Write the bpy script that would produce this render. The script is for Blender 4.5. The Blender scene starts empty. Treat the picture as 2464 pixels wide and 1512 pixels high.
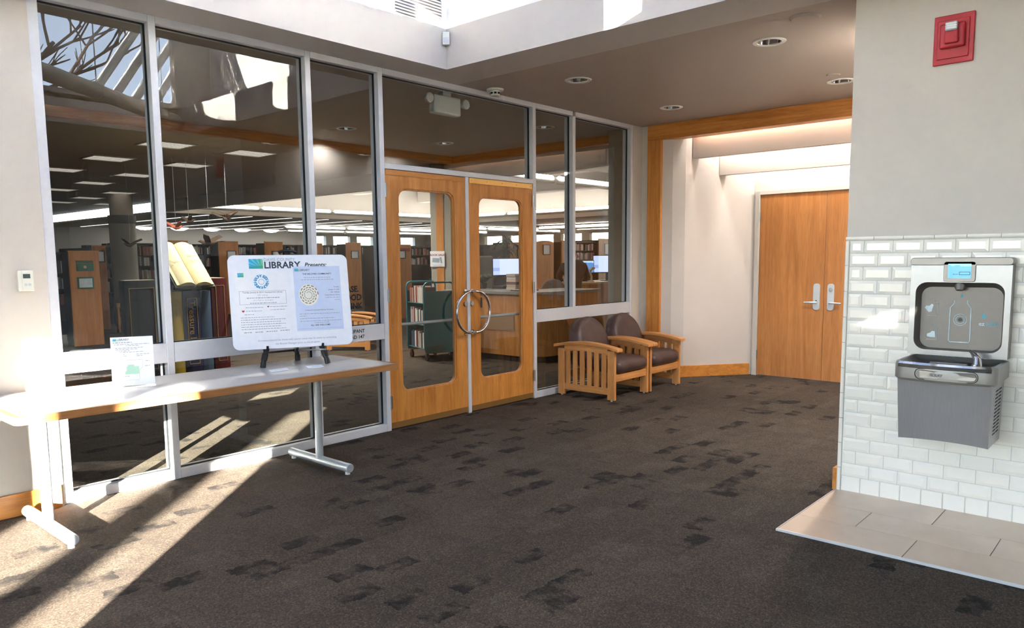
import bpy, bmesh, math, random
from mathutils import Vector, Matrix
random.seed(7)
SC = bpy.context.scene
COL = SC.collection
PI = math.pi

# ------------------------------------------------------------------ camera
cam_d = bpy.data.cameras.new('camera')
cam = bpy.data.objects.new('camera', cam_d); COL.objects.link(cam)
_yaw, _pit, _rol = math.radians(48.42), math.radians(-6.287), math.radians(-0.542)
_F = Vector((math.sin(_yaw)*math.cos(_pit), math.cos(_yaw)*math.cos(_pit), math.sin(_pit)))
_R0 = Vector((math.cos(_yaw), -math.sin(_yaw), 0)); _U0 = _R0.cross(_F)
_R = math.cos(_rol)*_R0 + math.sin(_rol)*_U0
_U = -math.sin(_rol)*_R0 + math.cos(_rol)*_U0
_m = Matrix((( _R.x, _U.x, -_F.x), (_R.y, _U.y, -_F.y), (_R.z, _U.z, -_F.z))).to_4x4()
_m.translation = Vector((-3.92, -4.814, 1.4125))
cam.matrix_world = _m
cam_d.sensor_width = 36.0; cam_d.lens = 1817.6*36/2464
cam_d.shift_y = 65/2464
cam_d.clip_start = 0.05; cam_d.clip_end = 300
SC.camera = cam

# ------------------------------------------------------------------ exposure, world, sun
SC.view_settings.view_transform = 'Standard'
SC.view_settings.look = 'None'
SC.view_settings.gamma = 1.0
SC.view_settings.use_curve_mapping = False
SC.view_settings.exposure = 0.62
SC.cycles.use_denoising = True
SC.cycles.use_adaptive_sampling = True
SC.cycles.adaptive_threshold = 0.085
SC.cycles.adaptive_min_samples = 18
SC.cycles.use_light_tree = False
SC.cycles.max_bounces = 5
SC.cycles.diffuse_bounces = 3
SC.cycles.glossy_bounces = 2
SC.cycles.transmission_bounces = 3
SC.cycles.transparent_max_bounces = 10
SC.cycles.caustics_reflective = False
SC.cycles.caustics_refractive = False
SC.cycles.sample_clamp_indirect = 150.0

SUN_AZ = math.radians(43.0); SUN_EL = math.radians(12.0)
world = bpy.data.worlds.new('world'); SC.world = world; world.use_nodes = True
wn = world.node_tree.nodes; wl = world.node_tree.links
sky = wn.new('ShaderNodeTexSky'); sky.sky_type = 'NISHITA'
sky.sun_disc = False; sky.sun_elevation = math.radians(26); sky.altitude = 1300; sky.dust_density = 0.3; sky.ozone_density = 3.0
# the sun stands to the -X -Y side
sky.sun_rotation = math.radians(-(180+90-43)+360)
wn['Background'].inputs['Strength'].default_value = 0.9
hsv = wn.new('ShaderNodeHueSaturation'); hsv.inputs['Saturation'].default_value = 0.62
wl.new(sky.outputs[0], hsv.inputs['Color']); wl.new(hsv.outputs[0], wn['Background'].inputs['Color'])

sun_d = bpy.data.lights.new('sun', 'SUN'); sun_d.energy = 110.0; sun_d.angle = math.radians(0.35)
sun_d.color = (1.0, 0.94, 0.84)
sun = bpy.data.objects.new('sun', sun_d); COL.objects.link(sun)
sd = Vector((math.cos(SUN_EL)*math.cos(SUN_AZ), math.cos(SUN_EL)*math.sin(SUN_AZ), -math.sin(SUN_EL)))
sun.rotation_euler = sd.to_track_quat('-Z', 'Y').to_euler(); sun.location = (-20, -18, 9)

def portal(name, loc, rot, sx, sy):
    l = bpy.data.lights.new(name, 'AREA'); l.shape = 'RECTANGLE'; l.size = sx; l.size_y = sy
    l.cycles.is_portal = True
    o = bpy.data.objects.new(name, l); COL.objects.link(o); o.location = loc; o.rotation_euler = rot
portal('skylight_portal', (-1.9, -2.05, 4.66), (0, 0, 0), 5.3, 4.3)
portal('clerestory_portal', (-0.95, -4.12, 3.9), (PI/2, 0, PI), 2.7, 1.4)
portal('rear_portal', (-2.8, -8.98, 1.45), (PI/2, 0, PI), 6.2, 2.6)
portal('entrance_portal', (-6.16, -4.58, 1.45), (PI/2, 0, -PI/2), 8.6, 2.75)

# ------------------------------------------------------------------ mesh helpers
class MB:
    def __init__(s): s.v = []; s.f = []; s.sm = []
    def add(s, vs, fs, smooth=False):
        n = len(s.v); s.v += [tuple(p) for p in vs]
        s.f += [tuple(i+n for i in q) for q in fs]; s.sm += [smooth]*len(fs); return s
    def box(s, x0, x1, y0, y1, z0, z1, M=None):
        vs = [Vector(p) for p in ((x0,y0,z0),(x1,y0,z0),(x1,y1,z0),(x0,y1,z0),(x0,y0,z1),(x1,y0,z1),(x1,y1,z1),(x0,y1,z1))]
        if M: vs = [M @ p for p in vs]
        return s.add(vs, [(0,3,2,1),(4,5,6,7),(0,1,5,4),(1,2,6,5),(2,3,7,6),(3,0,4,7)])
    def tube(s, pts, r, n=10, cap=True, closed=False):
        pts = [Vector(p) for p in pts]; rings = []; rs = r if isinstance(r, (list, tuple)) else [r]*len(pts)
        up = None
        for i, p in enumerate(pts):
            if closed: t = pts[(i+1) % len(pts)] - pts[i-1]
            else: t = pts[min(i+1, len(pts)-1)] - pts[max(i-1, 0)]
            t.normalize()
            if up is None:
                up = Vector((0,0,1)) if abs(t.z) < 0.9 else Vector((1,0,0))
            a = up - t*up.dot(t); a.normalize(); up = a; b = t.cross(a)
            rings.append([p + rs[i]*(a*math.cos(2*PI*k/n) + b*math.sin(2*PI*k/n)) for k in range(n)])
        vs = [q for rg in rings for q in rg]; fs = []
        m = len(rings)
        for i in range(m if closed else m-1):
            j = (i+1) % m
            for k in range(n): fs.append((i*n+k, i*n+(k+1)%n, j*n+(k+1)%n, j*n+k))
        s.add(vs, fs, True)
        if cap and not closed:
            s.add(rings[0], [tuple(range(n))[::-1]]); s.add(rings[-1], [tuple(range(n))])
        return s
    def cyl(s, c, r, h, n=20, axis='z', r2=None):
        r2 = r if r2 is None else r2
        ax = {'x': Vector((1,0,0)), 'y': Vector((0,1,0)), 'z': Vector((0,0,1))}[axis]
        return s.tube([Vector(c), Vector(c)+ax*h], [r, r2], n)
    def lathe(s, prof, c=(0,0,0), n=24, M=None):
        vs = []; c = Vector(c)
        for r, z in prof:
            for k in range(n):
                p = Vector((r*math.cos(2*PI*k/n), r*math.sin(2*PI*k/n), z))
                vs.append((M @ p if M else p) + c)
        fs = []
        for i in range(len(prof)-1):
            for k in range(n): fs.append((i*n+k, i*n+(k+1)%n, (i+1)*n+(k+1)%n, (i+1)*n+k))
        return s.add(vs, fs, True)
    def prism(s, pts, vec, smooth=False):
        """polygon (3D points, CCW seen against vec) extruded along vec"""
        n = len(pts); vec = Vector(vec); a = [Vector(p) for p in pts]; b = [p+vec for p in a]
        s.add(a, [tuple(range(n))[::-1]]); s.add(b, [tuple(range(n))])
        return s.add(a+b, [(i, (i+1)%n, n+(i+1)%n, n+i) for i in range(n)], smooth)
    def ring(s, outer, inner, vec):
        """flat plate with one hole: outer and inner are equal-length 3D loops"""
        n = len(outer); vec = Vector(vec)
        o = [Vector(p) for p in outer]; i_ = [Vector(p) for p in inner]
        o2 = [p+vec for p in o]; i2 = [p+vec for p in i_]
        vs = o+i_+o2+i2; fs = []
        for k in range(n):
            l = (k+1) % n
            fs += [(k, n+k, n+l, l), (2*n+k, 2*n+l, 3*n+l, 3*n+k), (k, l, 2*n+l, 2*n+k), (n+k, 3*n+k, 3*n+l, n+l)]
        return s.add(vs, fs)
    def mesh(s, name, mats=None):
        me = bpy.data.meshes.new(name); me.from_pydata(s.v, [], s.f); me.validate()
        bm = bmesh.new(); bm.from_mesh(me); bmesh.ops.remove_doubles(bm, verts=bm.verts, dist=1e-6)
        bmesh.ops.recalc_face_normals(bm, faces=bm.faces); bm.to_mesh(me); bm.free()
        if any(s.sm):
            for p in me.polygons: p.use_smooth = True
        return me

def link(o, parent=None):
    COL.objects.link(o)
    if parent is not None: o.parent = parent
    return o
def obj(name, mb, mat, parent=None, bevel=0, seg=2, sharp=38, sub=0):
    me = mb.mesh(name) if isinstance(mb, MB) else mb
    if mat is not None and not me.materials: me.materials.append(mat)
    o = bpy.data.objects.new(name, me); link(o, parent)
    if any(p.use_smooth for p in me.polygons):
        md = me.attributes.get('sharp_edge')
        bm = bmesh.new(); bm.from_mesh(me)
        for e in bm.edges:
            if len(e.link_faces) == 2 and e.calc_face_angle(0) > math.radians(sharp): e.smooth = False
        bm.to_mesh(me); bm.free()
    if bevel:
        b = o.modifiers.new('bevel', 'BEVEL'); b.width = bevel; b.segments = seg; b.limit_method = 'ANGLE'; b.angle_limit = math.radians(40)
    if sub:
        m = o.modifiers.new('subsurf', 'SUBSURF'); m.levels = sub; m.render_levels = sub
    return o
def tag(o, label, cat, group=None, kind=None):
    o['label'] = label; o['category'] = cat
    if group: o['group'] = group
    if kind: o['kind'] = kind
    return o
def thing(name, label, cat, loc=(0,0,0), rz=0, group=None, kind=None):
    o = bpy.data.objects.new(name, None); COL.objects.link(o)
    o.location = loc; o.rotation_euler = (0,0,rz); o.empty_display_size = 0.1
    return tag(o, label, cat, group, kind)
def dup(root, loc=None, rz=None, label=None, group=None):
    def cp(o, parent):
        c = o.copy(); COL.objects.link(c); c.parent = parent
        for ch in [x for x in CH.get(o.name, [])]: cp(ch, c)
        return c
    CH = {}
    for x in list(COL.objects):
        if x.parent is not None: CH.setdefault(x.parent.name, []).append(x)
    r = cp(root, None)
    if loc is not None: r.location = loc
    if rz is not None: r.rotation_euler = (0,0,rz)
    if label: r['label'] = label
    if group: r['group'] = group
    return r
def rrect(u0, u1, v0, v1, r, n=6):
    """rounded rectangle loop, CCW, in (u, v)"""
    out = []
    for cx, cy, a0 in ((u1-r, v1-r, 0), (u0+r, v1-r, 90), (u0+r, v0+r, 180), (u1-r, v0+r, 270)):
        for k in range(n+1):
            a = math.radians(a0 + 90*k/n); out.append((cx+r*math.cos(a), cy+r*math.sin(a)))
    return out
def rect_for(loop, u0, u1, v0, v1):
    """outer rectangle loop matched point by point to a rounded loop of 4*(n+1) points"""
    n = len(loop)//4; out = []
    cs = [(u1, v1), (u0, v1), (u0, v0), (u1, v0)]
    for q in range(4):
        for k in range(n):
            u, v = loop[q*n+k]; h = n//2
            c = cs[q]
            first_u = (q in (0, 2))   # first point of the arc lies on the u-side for q 0, 2
            if k == h: out.append(c)
            elif (k < h) == first_u: out.append((c[0], v + (c[1]-v)*k/h*0.999 if k < h else v + (c[1]-v)*(n-1-k)/(n-1-h)*0.999))
            else: out.append((u + (c[0]-u)*(k/h if k < h else (n-1-k)/(n-1-h))*0.999, c[1]))
    return out
def slab(axis, at, thick, ucuts, vcuts, holes=()):
    """connected slab with rectangular holes. axis 'x': u=y v=z, 'y': u=x v=z, 'z': u=x v=y; faces at 'at' and 'at+thick'"""
    for h in holes:
        ucuts = list(ucuts)+[h[0], h[1]]; vcuts = list(vcuts)+[h[2], h[3]]
    us = sorted(set(round(u, 5) for u in ucuts)); vs = sorted(set(round(v, 5) for v in vcuts))
    def P(u, v, w):
        return (w, u, v) if axis == 'x' else (u, w, v) if axis == 'y' else (u, v, w)
    def solid(i, j):
        if i < 0 or j < 0 or i >= len(us)-1 or j >= len(vs)-1: return False
        cu = (us[i]+us[i+1])/2; cv = (vs[j]+vs[j+1])/2
        return not any(h[0] < cu < h[1] and h[2] < cv < h[3] for h in holes)
    mb = MB(); a, b = at, at+thick
    for i in range(len(us)-1):
        for j in range(len(vs)-1):
            if not solid(i, j): continue
            q = ((us[i], vs[j]), (us[i+1], vs[j]), (us[i+1], vs[j+1]), (us[i], vs[j+1]))
            mb.add([P(*p, a) for p in q], [(0,1,2,3)]); mb.add([P(*p, b) for p in q], [(0,1,2,3)])
            for (di, dj, e) in ((0,-1,(0,1)), (1,0,(1,2)), (0,1,(2,3)), (-1,0,(3,0))):
                if not solid(i+di, j+dj):
                    p, r = q[e[0]], q[e[1]]
                    mb.add([P(*p, a), P(*r, a), P(*r, b), P(*p, b)], [(0,1,2,3)])
    return mb

# ------------------------------------------------------------------ material helpers
MATS = {}
def hexc(h):
    h = h.lstrip('#'); c = [int(h[i:i+2], 16)/255 for i in (0, 2, 4)]
    return tuple(x/12.92 if x <= 0.04045 else ((x+0.055)/1.055)**2.4 for x in c) + (1,)
class NT:
    def __init__(s, name):
        s.m = bpy.data.materials.new(name); s.m.use_nodes = True; s.t = s.m.node_tree
        s.b = s.t.nodes['Principled BSDF']; s.out = s.t.nodes['Material Output']; MATS[name] = s.m
    def n(s, typ, ins=None, **kw):
        nd = s.t.nodes.new('ShaderNode'+typ)
        for k, v in kw.items(): setattr(nd, k, v)
        for k, v in (ins or {}).items(): s.set(nd, k, v)
        return nd
    def set(s, nd, k, v):
        i = nd.inputs[k]
        if isinstance(v, bpy.types.NodeSocket): s.t.links.new(v, i)
        elif isinstance(v, bpy.types.Node): s.t.links.new(v.outputs[0], i)
        else: i.default_value = v
    def p(s, **kw):
        nm = dict(color='Base Color', rough='Roughness', metal='Metallic', spec='Specular IOR Level', normal='Normal', alpha='Alpha',
                  ecol='Emission Color', estr='Emission Strength', coat='Coat Weight', coatr='Coat Roughness', aniso='Anisotropic', trans='Transmission Weight', sheen='Sheen Weight')
        for k, v in kw.items(): s.set(s.b, nm[k], v)
        return s
    def ramp(s, fac, stops, interp='LINEAR'):
        r = s.n('ValToRGB', {'Fac': fac}); e = r.color_ramp; e.interpolation = interp
        while len(e.elements) < len(stops): e.elements.new(0.5)
        for el, (pos, col) in zip(e.elements, stops): el.position = pos; el.color = col
        return r
    def math(s, op, a, b=0.0, c=None):
        ins = {0: a, 1: b}
        if c is not None: ins[2] = c
        return s.n('Math', ins, operation=op)
    def mix(s, fac, a, b, typ='MIX'):
        nd = s.n('MixRGB', {'Fac': fac, 'Color1': a, 'Color2': b}, blend_type=typ); return nd
    def bump(s, h, strength=0.3, dist=0.002):
        return s.n('Bump', {'Height': h, 'Strength': strength, 'Distance': dist})
def paint(name, col, rough=0.55, spec=0.35, bump=0.08, scale=180, **kw):
    t = NT(name); tc = t.n('TexCoord')
    c = hexc(col) if isinstance(col, str) else col
    d = tuple(x*0.94 for x in c[:3])+(1,)
    big = t.n('TexNoise', {'Vector': tc.outputs['Object'], 'Scale': 1.3, 'Detail': 1.0})
    t.p(color=t.mix(t.math('MULTIPLY', big.outputs[0], 0.6), c, d), rough=rough, spec=spec, **kw)
    return t.m
def plain(name, col, rough=0.5, metal=0.0, spec=0.5, **kw):
    t = NT(name); c = hexc(col) if isinstance(col, str) else col
    tc = t.n('TexCoord'); ns = t.n('TexNoise', {'Vector': tc.outputs['Object'], 'Scale': 35.0, 'Detail': 0.0})
    d = tuple(x*0.88 for x in c[:3])+(1,)
    t.p(color=t.mix(t.math('MULTIPLY', ns.outputs[0], 0.5), c, d), rough=rough, metal=metal, spec=spec, **kw)
    return t.m
def wood(name, light, dark, axis='z', rough=0.38, scale=1.0):
    t = NT(name); tc = t.n('TexCoord')
    st = {'x': (0.7, 9, 9), 'y': (9, 0.7, 9), 'z': (9, 9, 0.7)}[axis]
    mp = t.n('Mapping', {'Vector': tc.outputs['Object'], 'Scale': tuple(v*scale for v in st)})
    n1 = t.n('TexNoise', {'Vector': mp, 'Scale': 1.6, 'Detail': 3.0, 'Roughness': 0.62, 'Distortion': 1.2})
    mp2 = t.n('Mapping', {'Vector': tc.outputs['Object'], 'Scale': tuple(v*7*scale for v in st)})
    n2 = t.n('TexNoise', {'Vector': mp2, 'Scale': 2.5, 'Detail': 1.0})
    big = t.n('TexNoise', {'Vector': tc.outputs['Object'], 'Scale': 1.1, 'Detail': 1.0})
    c = t.ramp(n1.outputs[0], [(0.30, hexc(dark)), (0.66, hexc(light))])
    f = t.ramp(n2.outputs[0], [(0.35, (0.80,0.80,0.80,1)), (0.6, (1,1,1,1))])
    c2 = t.mix(0.55, c, f, 'MULTIPLY')
    g = t.ramp(big.outputs[0], [(0.3, (0.90,0.90,0.90,1)), (0.7, (1.06,1.06,1.06,1))])
    t.p(color=t.mix(0.7, c2, g, 'MULTIPLY'), rough=rough, spec=0.45)
    return t.m
def emit(name, col, strength):
    t = NT(name); c = hexc(col) if isinstance(col, str) else col
    t.p(color=(0.8,0.8,0.8,1), ecol=c, estr=strength, rough=0.4)
    if strength < 30: t.m.cycles.emission_sampling = 'NONE'
    return t.m
def glass(name, tint=(0.93,0.96,0.95,1), refl=1.0, ior=1.52, dirt=0.0):
    t = NT(name); t.t.nodes.remove(t.b)
    fr = t.n('Fresnel', {'IOR': ior}); ge = t.n('NewGeometry')
    k = t.math('MULTIPLY', t.math('MULTIPLY', fr, refl), t.math('SUBTRACT', 1.0, ge.outputs['Backfacing'])); k.use_clamp = True
    tr = t.n('BsdfTransparent', {'Color': tint}); gl = t.n('BsdfGlossy', {'Roughness': 0.0, 'Color': (1,1,1,1)})
    mx = t.n('MixShader', {0: k, 1: tr, 2: gl})
    t.t.links.new(mx.outputs[0], t.out.inputs['Surface'])
    return t.m

# materials
M_WALL = paint('wall_paint', '#d0c8be', 0.6)
M_WALLW = paint('corridor_wall_paint', '#d2c8c0', 0.6)
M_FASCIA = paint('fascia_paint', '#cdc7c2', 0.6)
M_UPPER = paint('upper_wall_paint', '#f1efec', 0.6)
M_SOFFIT = paint('soffit_paint', '#b8aca2', 0.62, 0.25, 0.04)
M_LIBCEIL = paint('library_ceiling_paint', '#bdb1a4', 0.7)
M_CREAM = paint('tray_ceiling_paint', '#ddd3c8', 0.7)
M_LIBWALL = paint('library_wall_paint', '#b9b4ae', 0.65)
M_CONC = paint('concrete', '#a8a498', 0.8, 0.3, 0.3, 60)
M_FRAME = plain('white_aluminium', '#dcdde2', 0.32, 0.0, 0.5)
M_GASKET = plain('black_gasket', '#1c1f22', 0.6)
M_GLASS = glass('storefront_glass', (0.94,0.96,0.95,1), 1.5)
M_CLEAR = glass('clear_glass', (0.97,0.98,0.975,1), 1.0)
M_SKYGL = glass('fritted_skylight_glass', (0.66,0.67,0.68,1), 1.0)
M_ACRYL = glass('acrylic', (0.98,0.99,0.99,1), 1.0, 1.49)
M_OAK = wood('oak_door', '#e39a4b', '#c47a33', 'z')
M_OAKX = wood('oak_along_x', '#e39a4b', '#c47a33', 'x')
M_OAKY = wood('oak_along_y', '#e39a4b', '#c47a33', 'y')
M_MAPLE = wood('veneer_door', '#d28d50', '#b9763d', 'z', 0.42, 0.6)
M_CHAIRW = wood('chair_wood', '#e8a564', '#cf8848', 'z', 0.4)
M_CHAIRY = wood('chair_wood_along_y', '#e8a564', '#cf8848', 'y', 0.4)
M_CHAIRX = wood('chair_wood_along_x', '#e8a564', '#cf8848', 'x', 0.4)
M_SHELFW = wood('shelf_panel_wood', '#d8924c', '#bc7730', 'z', 0.45)
M_SHELFWX = wood('shelf_wood_along_x', '#d8924c', '#bc7730', 'x', 0.45)
M_CHROME = plain('chrome', '#d5d7da', 0.10, 1.0)
M_STEELD = plain('satin_steel', '#b9bcc0', 0.30, 1.0)
M_SATIN = plain('satin_nickel', '#cdd3da', 0.35, 0.25)
M_HINGE = plain('steel_hinge', '#a7a9ab', 0.3, 1.0)
M_BRASS = plain('brass_strip', '#d8b06a', 0.35, 0.7)
M_DARK = plain('dark_slot', '#15130f', 0.8)
M_BLACKP = plain('black_plastic', '#191a1c', 0.42)
M_WHITEP = plain('white_plastic', '#e9e9e4', 0.4)
M_BEIGEP = plain('ivory_plastic', '#e6e5d8', 0.42)
M_GREYMET = plain('silver_grey_metal', '#b7bec1', 0.34, 0.25)
M_LAM = plain('grey_laminate', '#b9b5b4', 0.38)
M_WHITEPAPER = plain('white_paper', '#f1f3f8', 0.7)
M_BOARD = plain('white_board', '#eef2fb', 0.5)
M_BLUEPAPER = plain('pale_blue_paper', '#ccd9f4', 0.7)
M_INK = plain('dark_ink', '#3a4652', 0.7)
M_INKB = plain('black_ink', '#17181c', 0.7)
M_INKG = plain('grey_ink', '#a4adbb', 0.7)
M_INKBLUE = plain('blue_ink', '#3f9fce', 0.7)
M_INKRED = plain('red_ink', '#b8424a', 0.7)
M_INKGREEN = plain('pale_green_ink', '#b9e2cd', 0.7)
M_TAUPELINE = plain('brown_ink', '#7d7468', 0.7)
M_RED = plain('red_plastic', '#c0222f', 0.38)
M_STROBE = plain('strobe_lens', '#dfe6e8', 0.12, 0.4)
M_TEAL = plain('teal_metal', '#1f6f77', 0.38)
M_STEELTXT = plain('pale_print', '#d6e6ea', 0.5)
M_AQUA = plain('aqua_print', '#58aebc', 0.5)
M_GREEN_PLAQUE = plain('green_plaque', '#226a4f', 0.5)

def vinyl():
    t = NT('brown_vinyl'); tc = t.n('TexCoord'); v = t.n('TexVoronoi', {'Vector': tc.outputs['Object'], 'Scale': 260.0})
    ns = t.n('TexNoise', {'Vector': tc.outputs['Object'], 'Scale': 7.0, 'Detail': 4.0})
    c = t.ramp(ns.outputs[0], [(0.3, hexc('#4a3733')), (0.7, hexc('#5f4a45'))])
    t.p(color=c, rough=0.42, spec=0.45, normal=t.bump(v.outputs[0], 0.25, 0.001)); return t.m
M_VINYL = vinyl()
def steel():
    t = NT('brushed_steel'); tc = t.n('TexCoord'); mp = t.n('Mapping', {'Vector': tc.outputs['Object'], 'Scale': (2, 220, 3)})
    ns = t.n('TexNoise', {'Vector': mp, 'Scale': 4.0, 'Detail': 4.0})
    t.p(color=t.ramp(ns.outputs[0], [(0.3, hexc('#a19e9e')), (0.7, hexc('#aeabab'))]), metal=0.5, rough=0.34, normal=t.bump(ns.outputs[0], 0.03, 0.0005)); return t.m
M_STEEL = steel()
M_STEELP = plain('satin_grey_plastic', '#8f8881', 0.36, 0.45)
def ceramic(name, col, rough):
    t = NT(name); oi = t.n('ObjectInfo'); c = hexc(col); d = tuple(x*0.93 for x in c[:3])+(1,)
    t.p(color=t.mix(t.math('MULTIPLY', oi.outputs['Random'], 0.45), c, d), rough=rough, spec=0.55); return t.m
M_TILE = ceramic('white_glazed_tile', '#f8f3e8', 0.12)
M_GROUT = plain('grout', '#d6d6d2', 0.85)
def porcelain():
    t = NT('beige_porcelain'); tc = t.n('TexCoord'); oi = t.n('ObjectInfo')
    ns = t.n('TexNoise', {'Vector': tc.outputs['Object'], 'Scale': 3.0, 'Detail': 6.0, 'Roughness': 0.6})
    c = t.ramp(ns.outputs[0], [(0.3, hexc('#cdb59d')), (0.7, hexc('#dcc7b0'))])
    t.p(color=t.mix(t.math('MULTIPLY', oi.outputs['Random'], 0.4), c, hexc('#c4ac94')), rough=0.32, spec=0.5); return t.m
M_PORC = porcelain()
def carpet():
    t = NT('carpet'); tc = t.n('TexCoord'); ob = tc.outputs['Object']
    wob = t.n('TexNoise', {'Vector': ob, 'Scale': 16.0, 'Detail': 2.0, 'Roughness': 0.7}, noise_dimensions='2D')
    off = t.n('VectorMath', {0: wob.outputs['Color'], 1: (0.05, 0.05, 0.0)}, operation='MULTIPLY')
    pos = t.n('VectorMath', {0: ob, 1: off.outputs[0]}, operation='ADD')
    sp = t.n('SeparateXYZ', {0: pos.outputs[0]})
    def cells(w, h, seed, swap=False):
        a, b = (sp.outputs[1], sp.outputs[0]) if swap else (sp.outputs[0], sp.outputs[1])
        row = t.math('FLOOR', t.math('DIVIDE', b, h))
        sh = t.n('TexWhiteNoise', {'W': t.math('ADD', row, seed+0.37)}, noise_dimensions='1D')
        colu = t.math('FLOOR', t.math('ADD', t.math('DIVIDE', a, w), t.math('MULTIPLY', sh.outputs[0], 3.0)))
        v = t.n('CombineXYZ', {0: colu, 1: row, 2: float(seed)})
        return t.n('TexWhiteNoise', {'Vector': v}, noise_dimensions='3D').outputs[0]
    r1 = cells(0.20, 0.10, 3); r2 = cells(0.40, 0.16, 11, True); r3 = cells(0.9, 0.45, 23)
    base = t.mix(r3, hexc('#494038'), hexc('#50463d'))
    pat = t.n('TexNoise', {'Vector': ob, 'Scale': 7.0, 'Detail': 3.0, 'Roughness': 0.65}, noise_dimensions='2D')
    pm = t.ramp(pat.outputs[0], [(0.36, (0,0,0,1)), (0.60, (1,1,1,1))])
    base = t.mix(t.math('MULTIPLY', t.math('MULTIPLY', t.math('GREATER_THAN', r2, 0.60), 0.26), pm), base, hexc('#3c3632'))
    base = t.mix(t.math('MULTIPLY', t.math('MULTIPLY', t.math('GREATER_THAN', r1, 0.88), 0.95), pm), base, hexc('#272321'))
    base = t.mix(t.math('MULTIPLY', t.math('LESS_THAN', r1, 0.10), 0.25), base, hexc('#5d564c'))
    vor = t.n('TexVoronoi', {'Vector': ob, 'Scale': 190.0, 'Randomness': 1.0}, voronoi_dimensions='2D'); spk = t.n('SeparateXYZ', {0: vor.outputs['Color']})
    sk = t.ramp(spk.outputs[0], [(0.05, (0.55,0.55,0.55,1)), (0.35, (0.9,0.9,0.89,1)), (0.75, (1.08,1.06,1.03,1)), (0.97, (1.9,1.84,1.72,1))])
    col = t.mix(0.8, base, sk, 'MULTIPLY')
    col = t.mix(0.3, col, t.ramp(pat.outputs[0], [(0.3, (1.2,1.2,1.2,1)), (0.7, (0.9,0.9,0.9,1))]), 'MULTIPLY')
    h = spk.outputs[1]
    t.p(color=col, rough=0.95, spec=0.15, normal=t.bump(h, 0.5, 0.003)); return t.m
M_CARPET = carpet()

def text_mesh(body, size, bold=0.0, shear=0.0, align='LEFT', extrude=0.0004):
    cu = bpy.data.curves.new('lettering', 'FONT'); cu.body = body; cu.size = size; cu.offset = bold; cu.shear = shear
    cu.align_x = align; cu.extrude = extrude; cu.resolution_u = 2
    o = bpy.data.objects.new('lettering', cu); COL.objects.link(o)
    dg = bpy.context.evaluated_depsgraph_get()
    me = bpy.data.meshes.new_from_object(o.evaluated_get(dg))
    bpy.data.objects.remove(o); me.name = 'lettering'; me.materials.clear()
    return me
def text(body, size, mat, parent, M, name='lettering', **kw):
    """M maps text plane (x right, y up, z out of the page) to the parent's space"""
    me = text_mesh(body, size, **kw); me.materials.append(mat)
    o = bpy.data.objects.new(name, me); link(o, parent); o.matrix_local = M; return o
def page(ox, oy, oz, u, v):
    """4x4 with x->u, y->v, z->u x v, origin"""
    u = Vector(u).normalized(); v = Vector(v).normalized(); w = u.cross(v)
    m = Matrix(((u.x,v.x,w.x),(u.y,v.y,w.y),(u.z,v.z,w.z))).to_4x4(); m.translation = (ox, oy, oz); return m

# ================================================================== THE SETTING
ZC = 2.905            # soffit height
# floor
obj_floor = tag(obj('floor', MB().box(-7.5, 24.5, -9.5, 26, -0.12, 0.0), M_CARPET), 'dark grey patterned carpet tile floor', 'floor', kind='structure')
g = tag(obj('ground', MB().box(-70, 90, -70, 90, -0.4, -0.15), plain('winter_ground', '#8f8875', 0.9)), 'pale winter ground outside the windows', 'ground', kind='structure')

# left wall, flush with the glazed screen
tag(obj('wall_left', MB().box(-6.3, -2.457, -0.012, 0.13, 0, ZC+0.3), M_WALL), 'pale grey painted wall left of the glazed screen', 'wall', kind='structure')
tag(obj('baseboard_left', MB().box(-6.2, -2.47, -0.028, -0.012, 0, 0.13), M_OAKX, bevel=0.003), 'oak baseboard along the pale wall behind the table', 'baseboard', kind='structure')

# entrance side (sun comes in here), rear wall
_ec = [-8.9, -7.4, -5.9, -4.85, -4.2, -3.35, -2.2, -1.1, -0.25]
ENT = [(_ec[i]+0.03, _ec[i+1]-0.03, 0.08, 2.82) for i in range(8)]
tag(obj('wall_entrance', slab('x', -6.3, 0.1, [-9, 0.13], [0, 3.3], ENT), M_FRAME), 'glazed entrance wall out of frame at left', 'wall', kind='structure')
for i, h in enumerate(ENT):
    w = thing('window_%d' % (i+40), 'tall entrance window letting daylight in from the left', 'window', kind='structure', group='entrance windows')
    obj('glass_pane', MB().box(-6.26, -6.252, h[0], h[1], h[2], h[3]), M_CLEAR, w)
RWIN = [(-5.9+i*1.27, -5.9+i*1.27+1.19, 0.1, 2.8) for i in range(5)]
tag(obj('wall_rear', slab('y', -9.1, 0.1, [-6.3, 0.9], [0, 3.3], RWIN), M_FRAME), 'glazed rear wall of the lobby out of frame', 'wall', kind='structure')
for i, h in enumerate(RWIN):
    w = thing('window_%d' % (i+11), 'large rear lobby window out of frame', 'window', kind='structure', group='rear lobby windows')
    obj('glass_pane', MB().box(h[0], h[1], -9.05, -9.042, h[2], h[3]), M_CLEAR, w)
_dx = (16.0-6.25)/math.cos(SUN_AZ)*math.sin(SUN_AZ); _dz = (16.0-6.25)/math.cos(SUN_AZ)*math.tan(SUN_EL)
tag(obj('wall_sunbeam_slots', slab('x', -16.0, 0.04, [-22.0, -6.0], [-0.15, 5.9], [(-4.81-_dx, -4.41-_dx, 0.6, 1.92+_dz), (-4.08-_dx, -3.42-_dx, 0.6, 2.02+_dz)]), paint('sunbeam_wall_paint', '#d8d0c4', 0.8)), 'pale wall added outside the entrance, two tall slots shaping the sunbeams', 'wall', kind='structure')  # unseen wall added to stop the sun except for two beams
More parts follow.
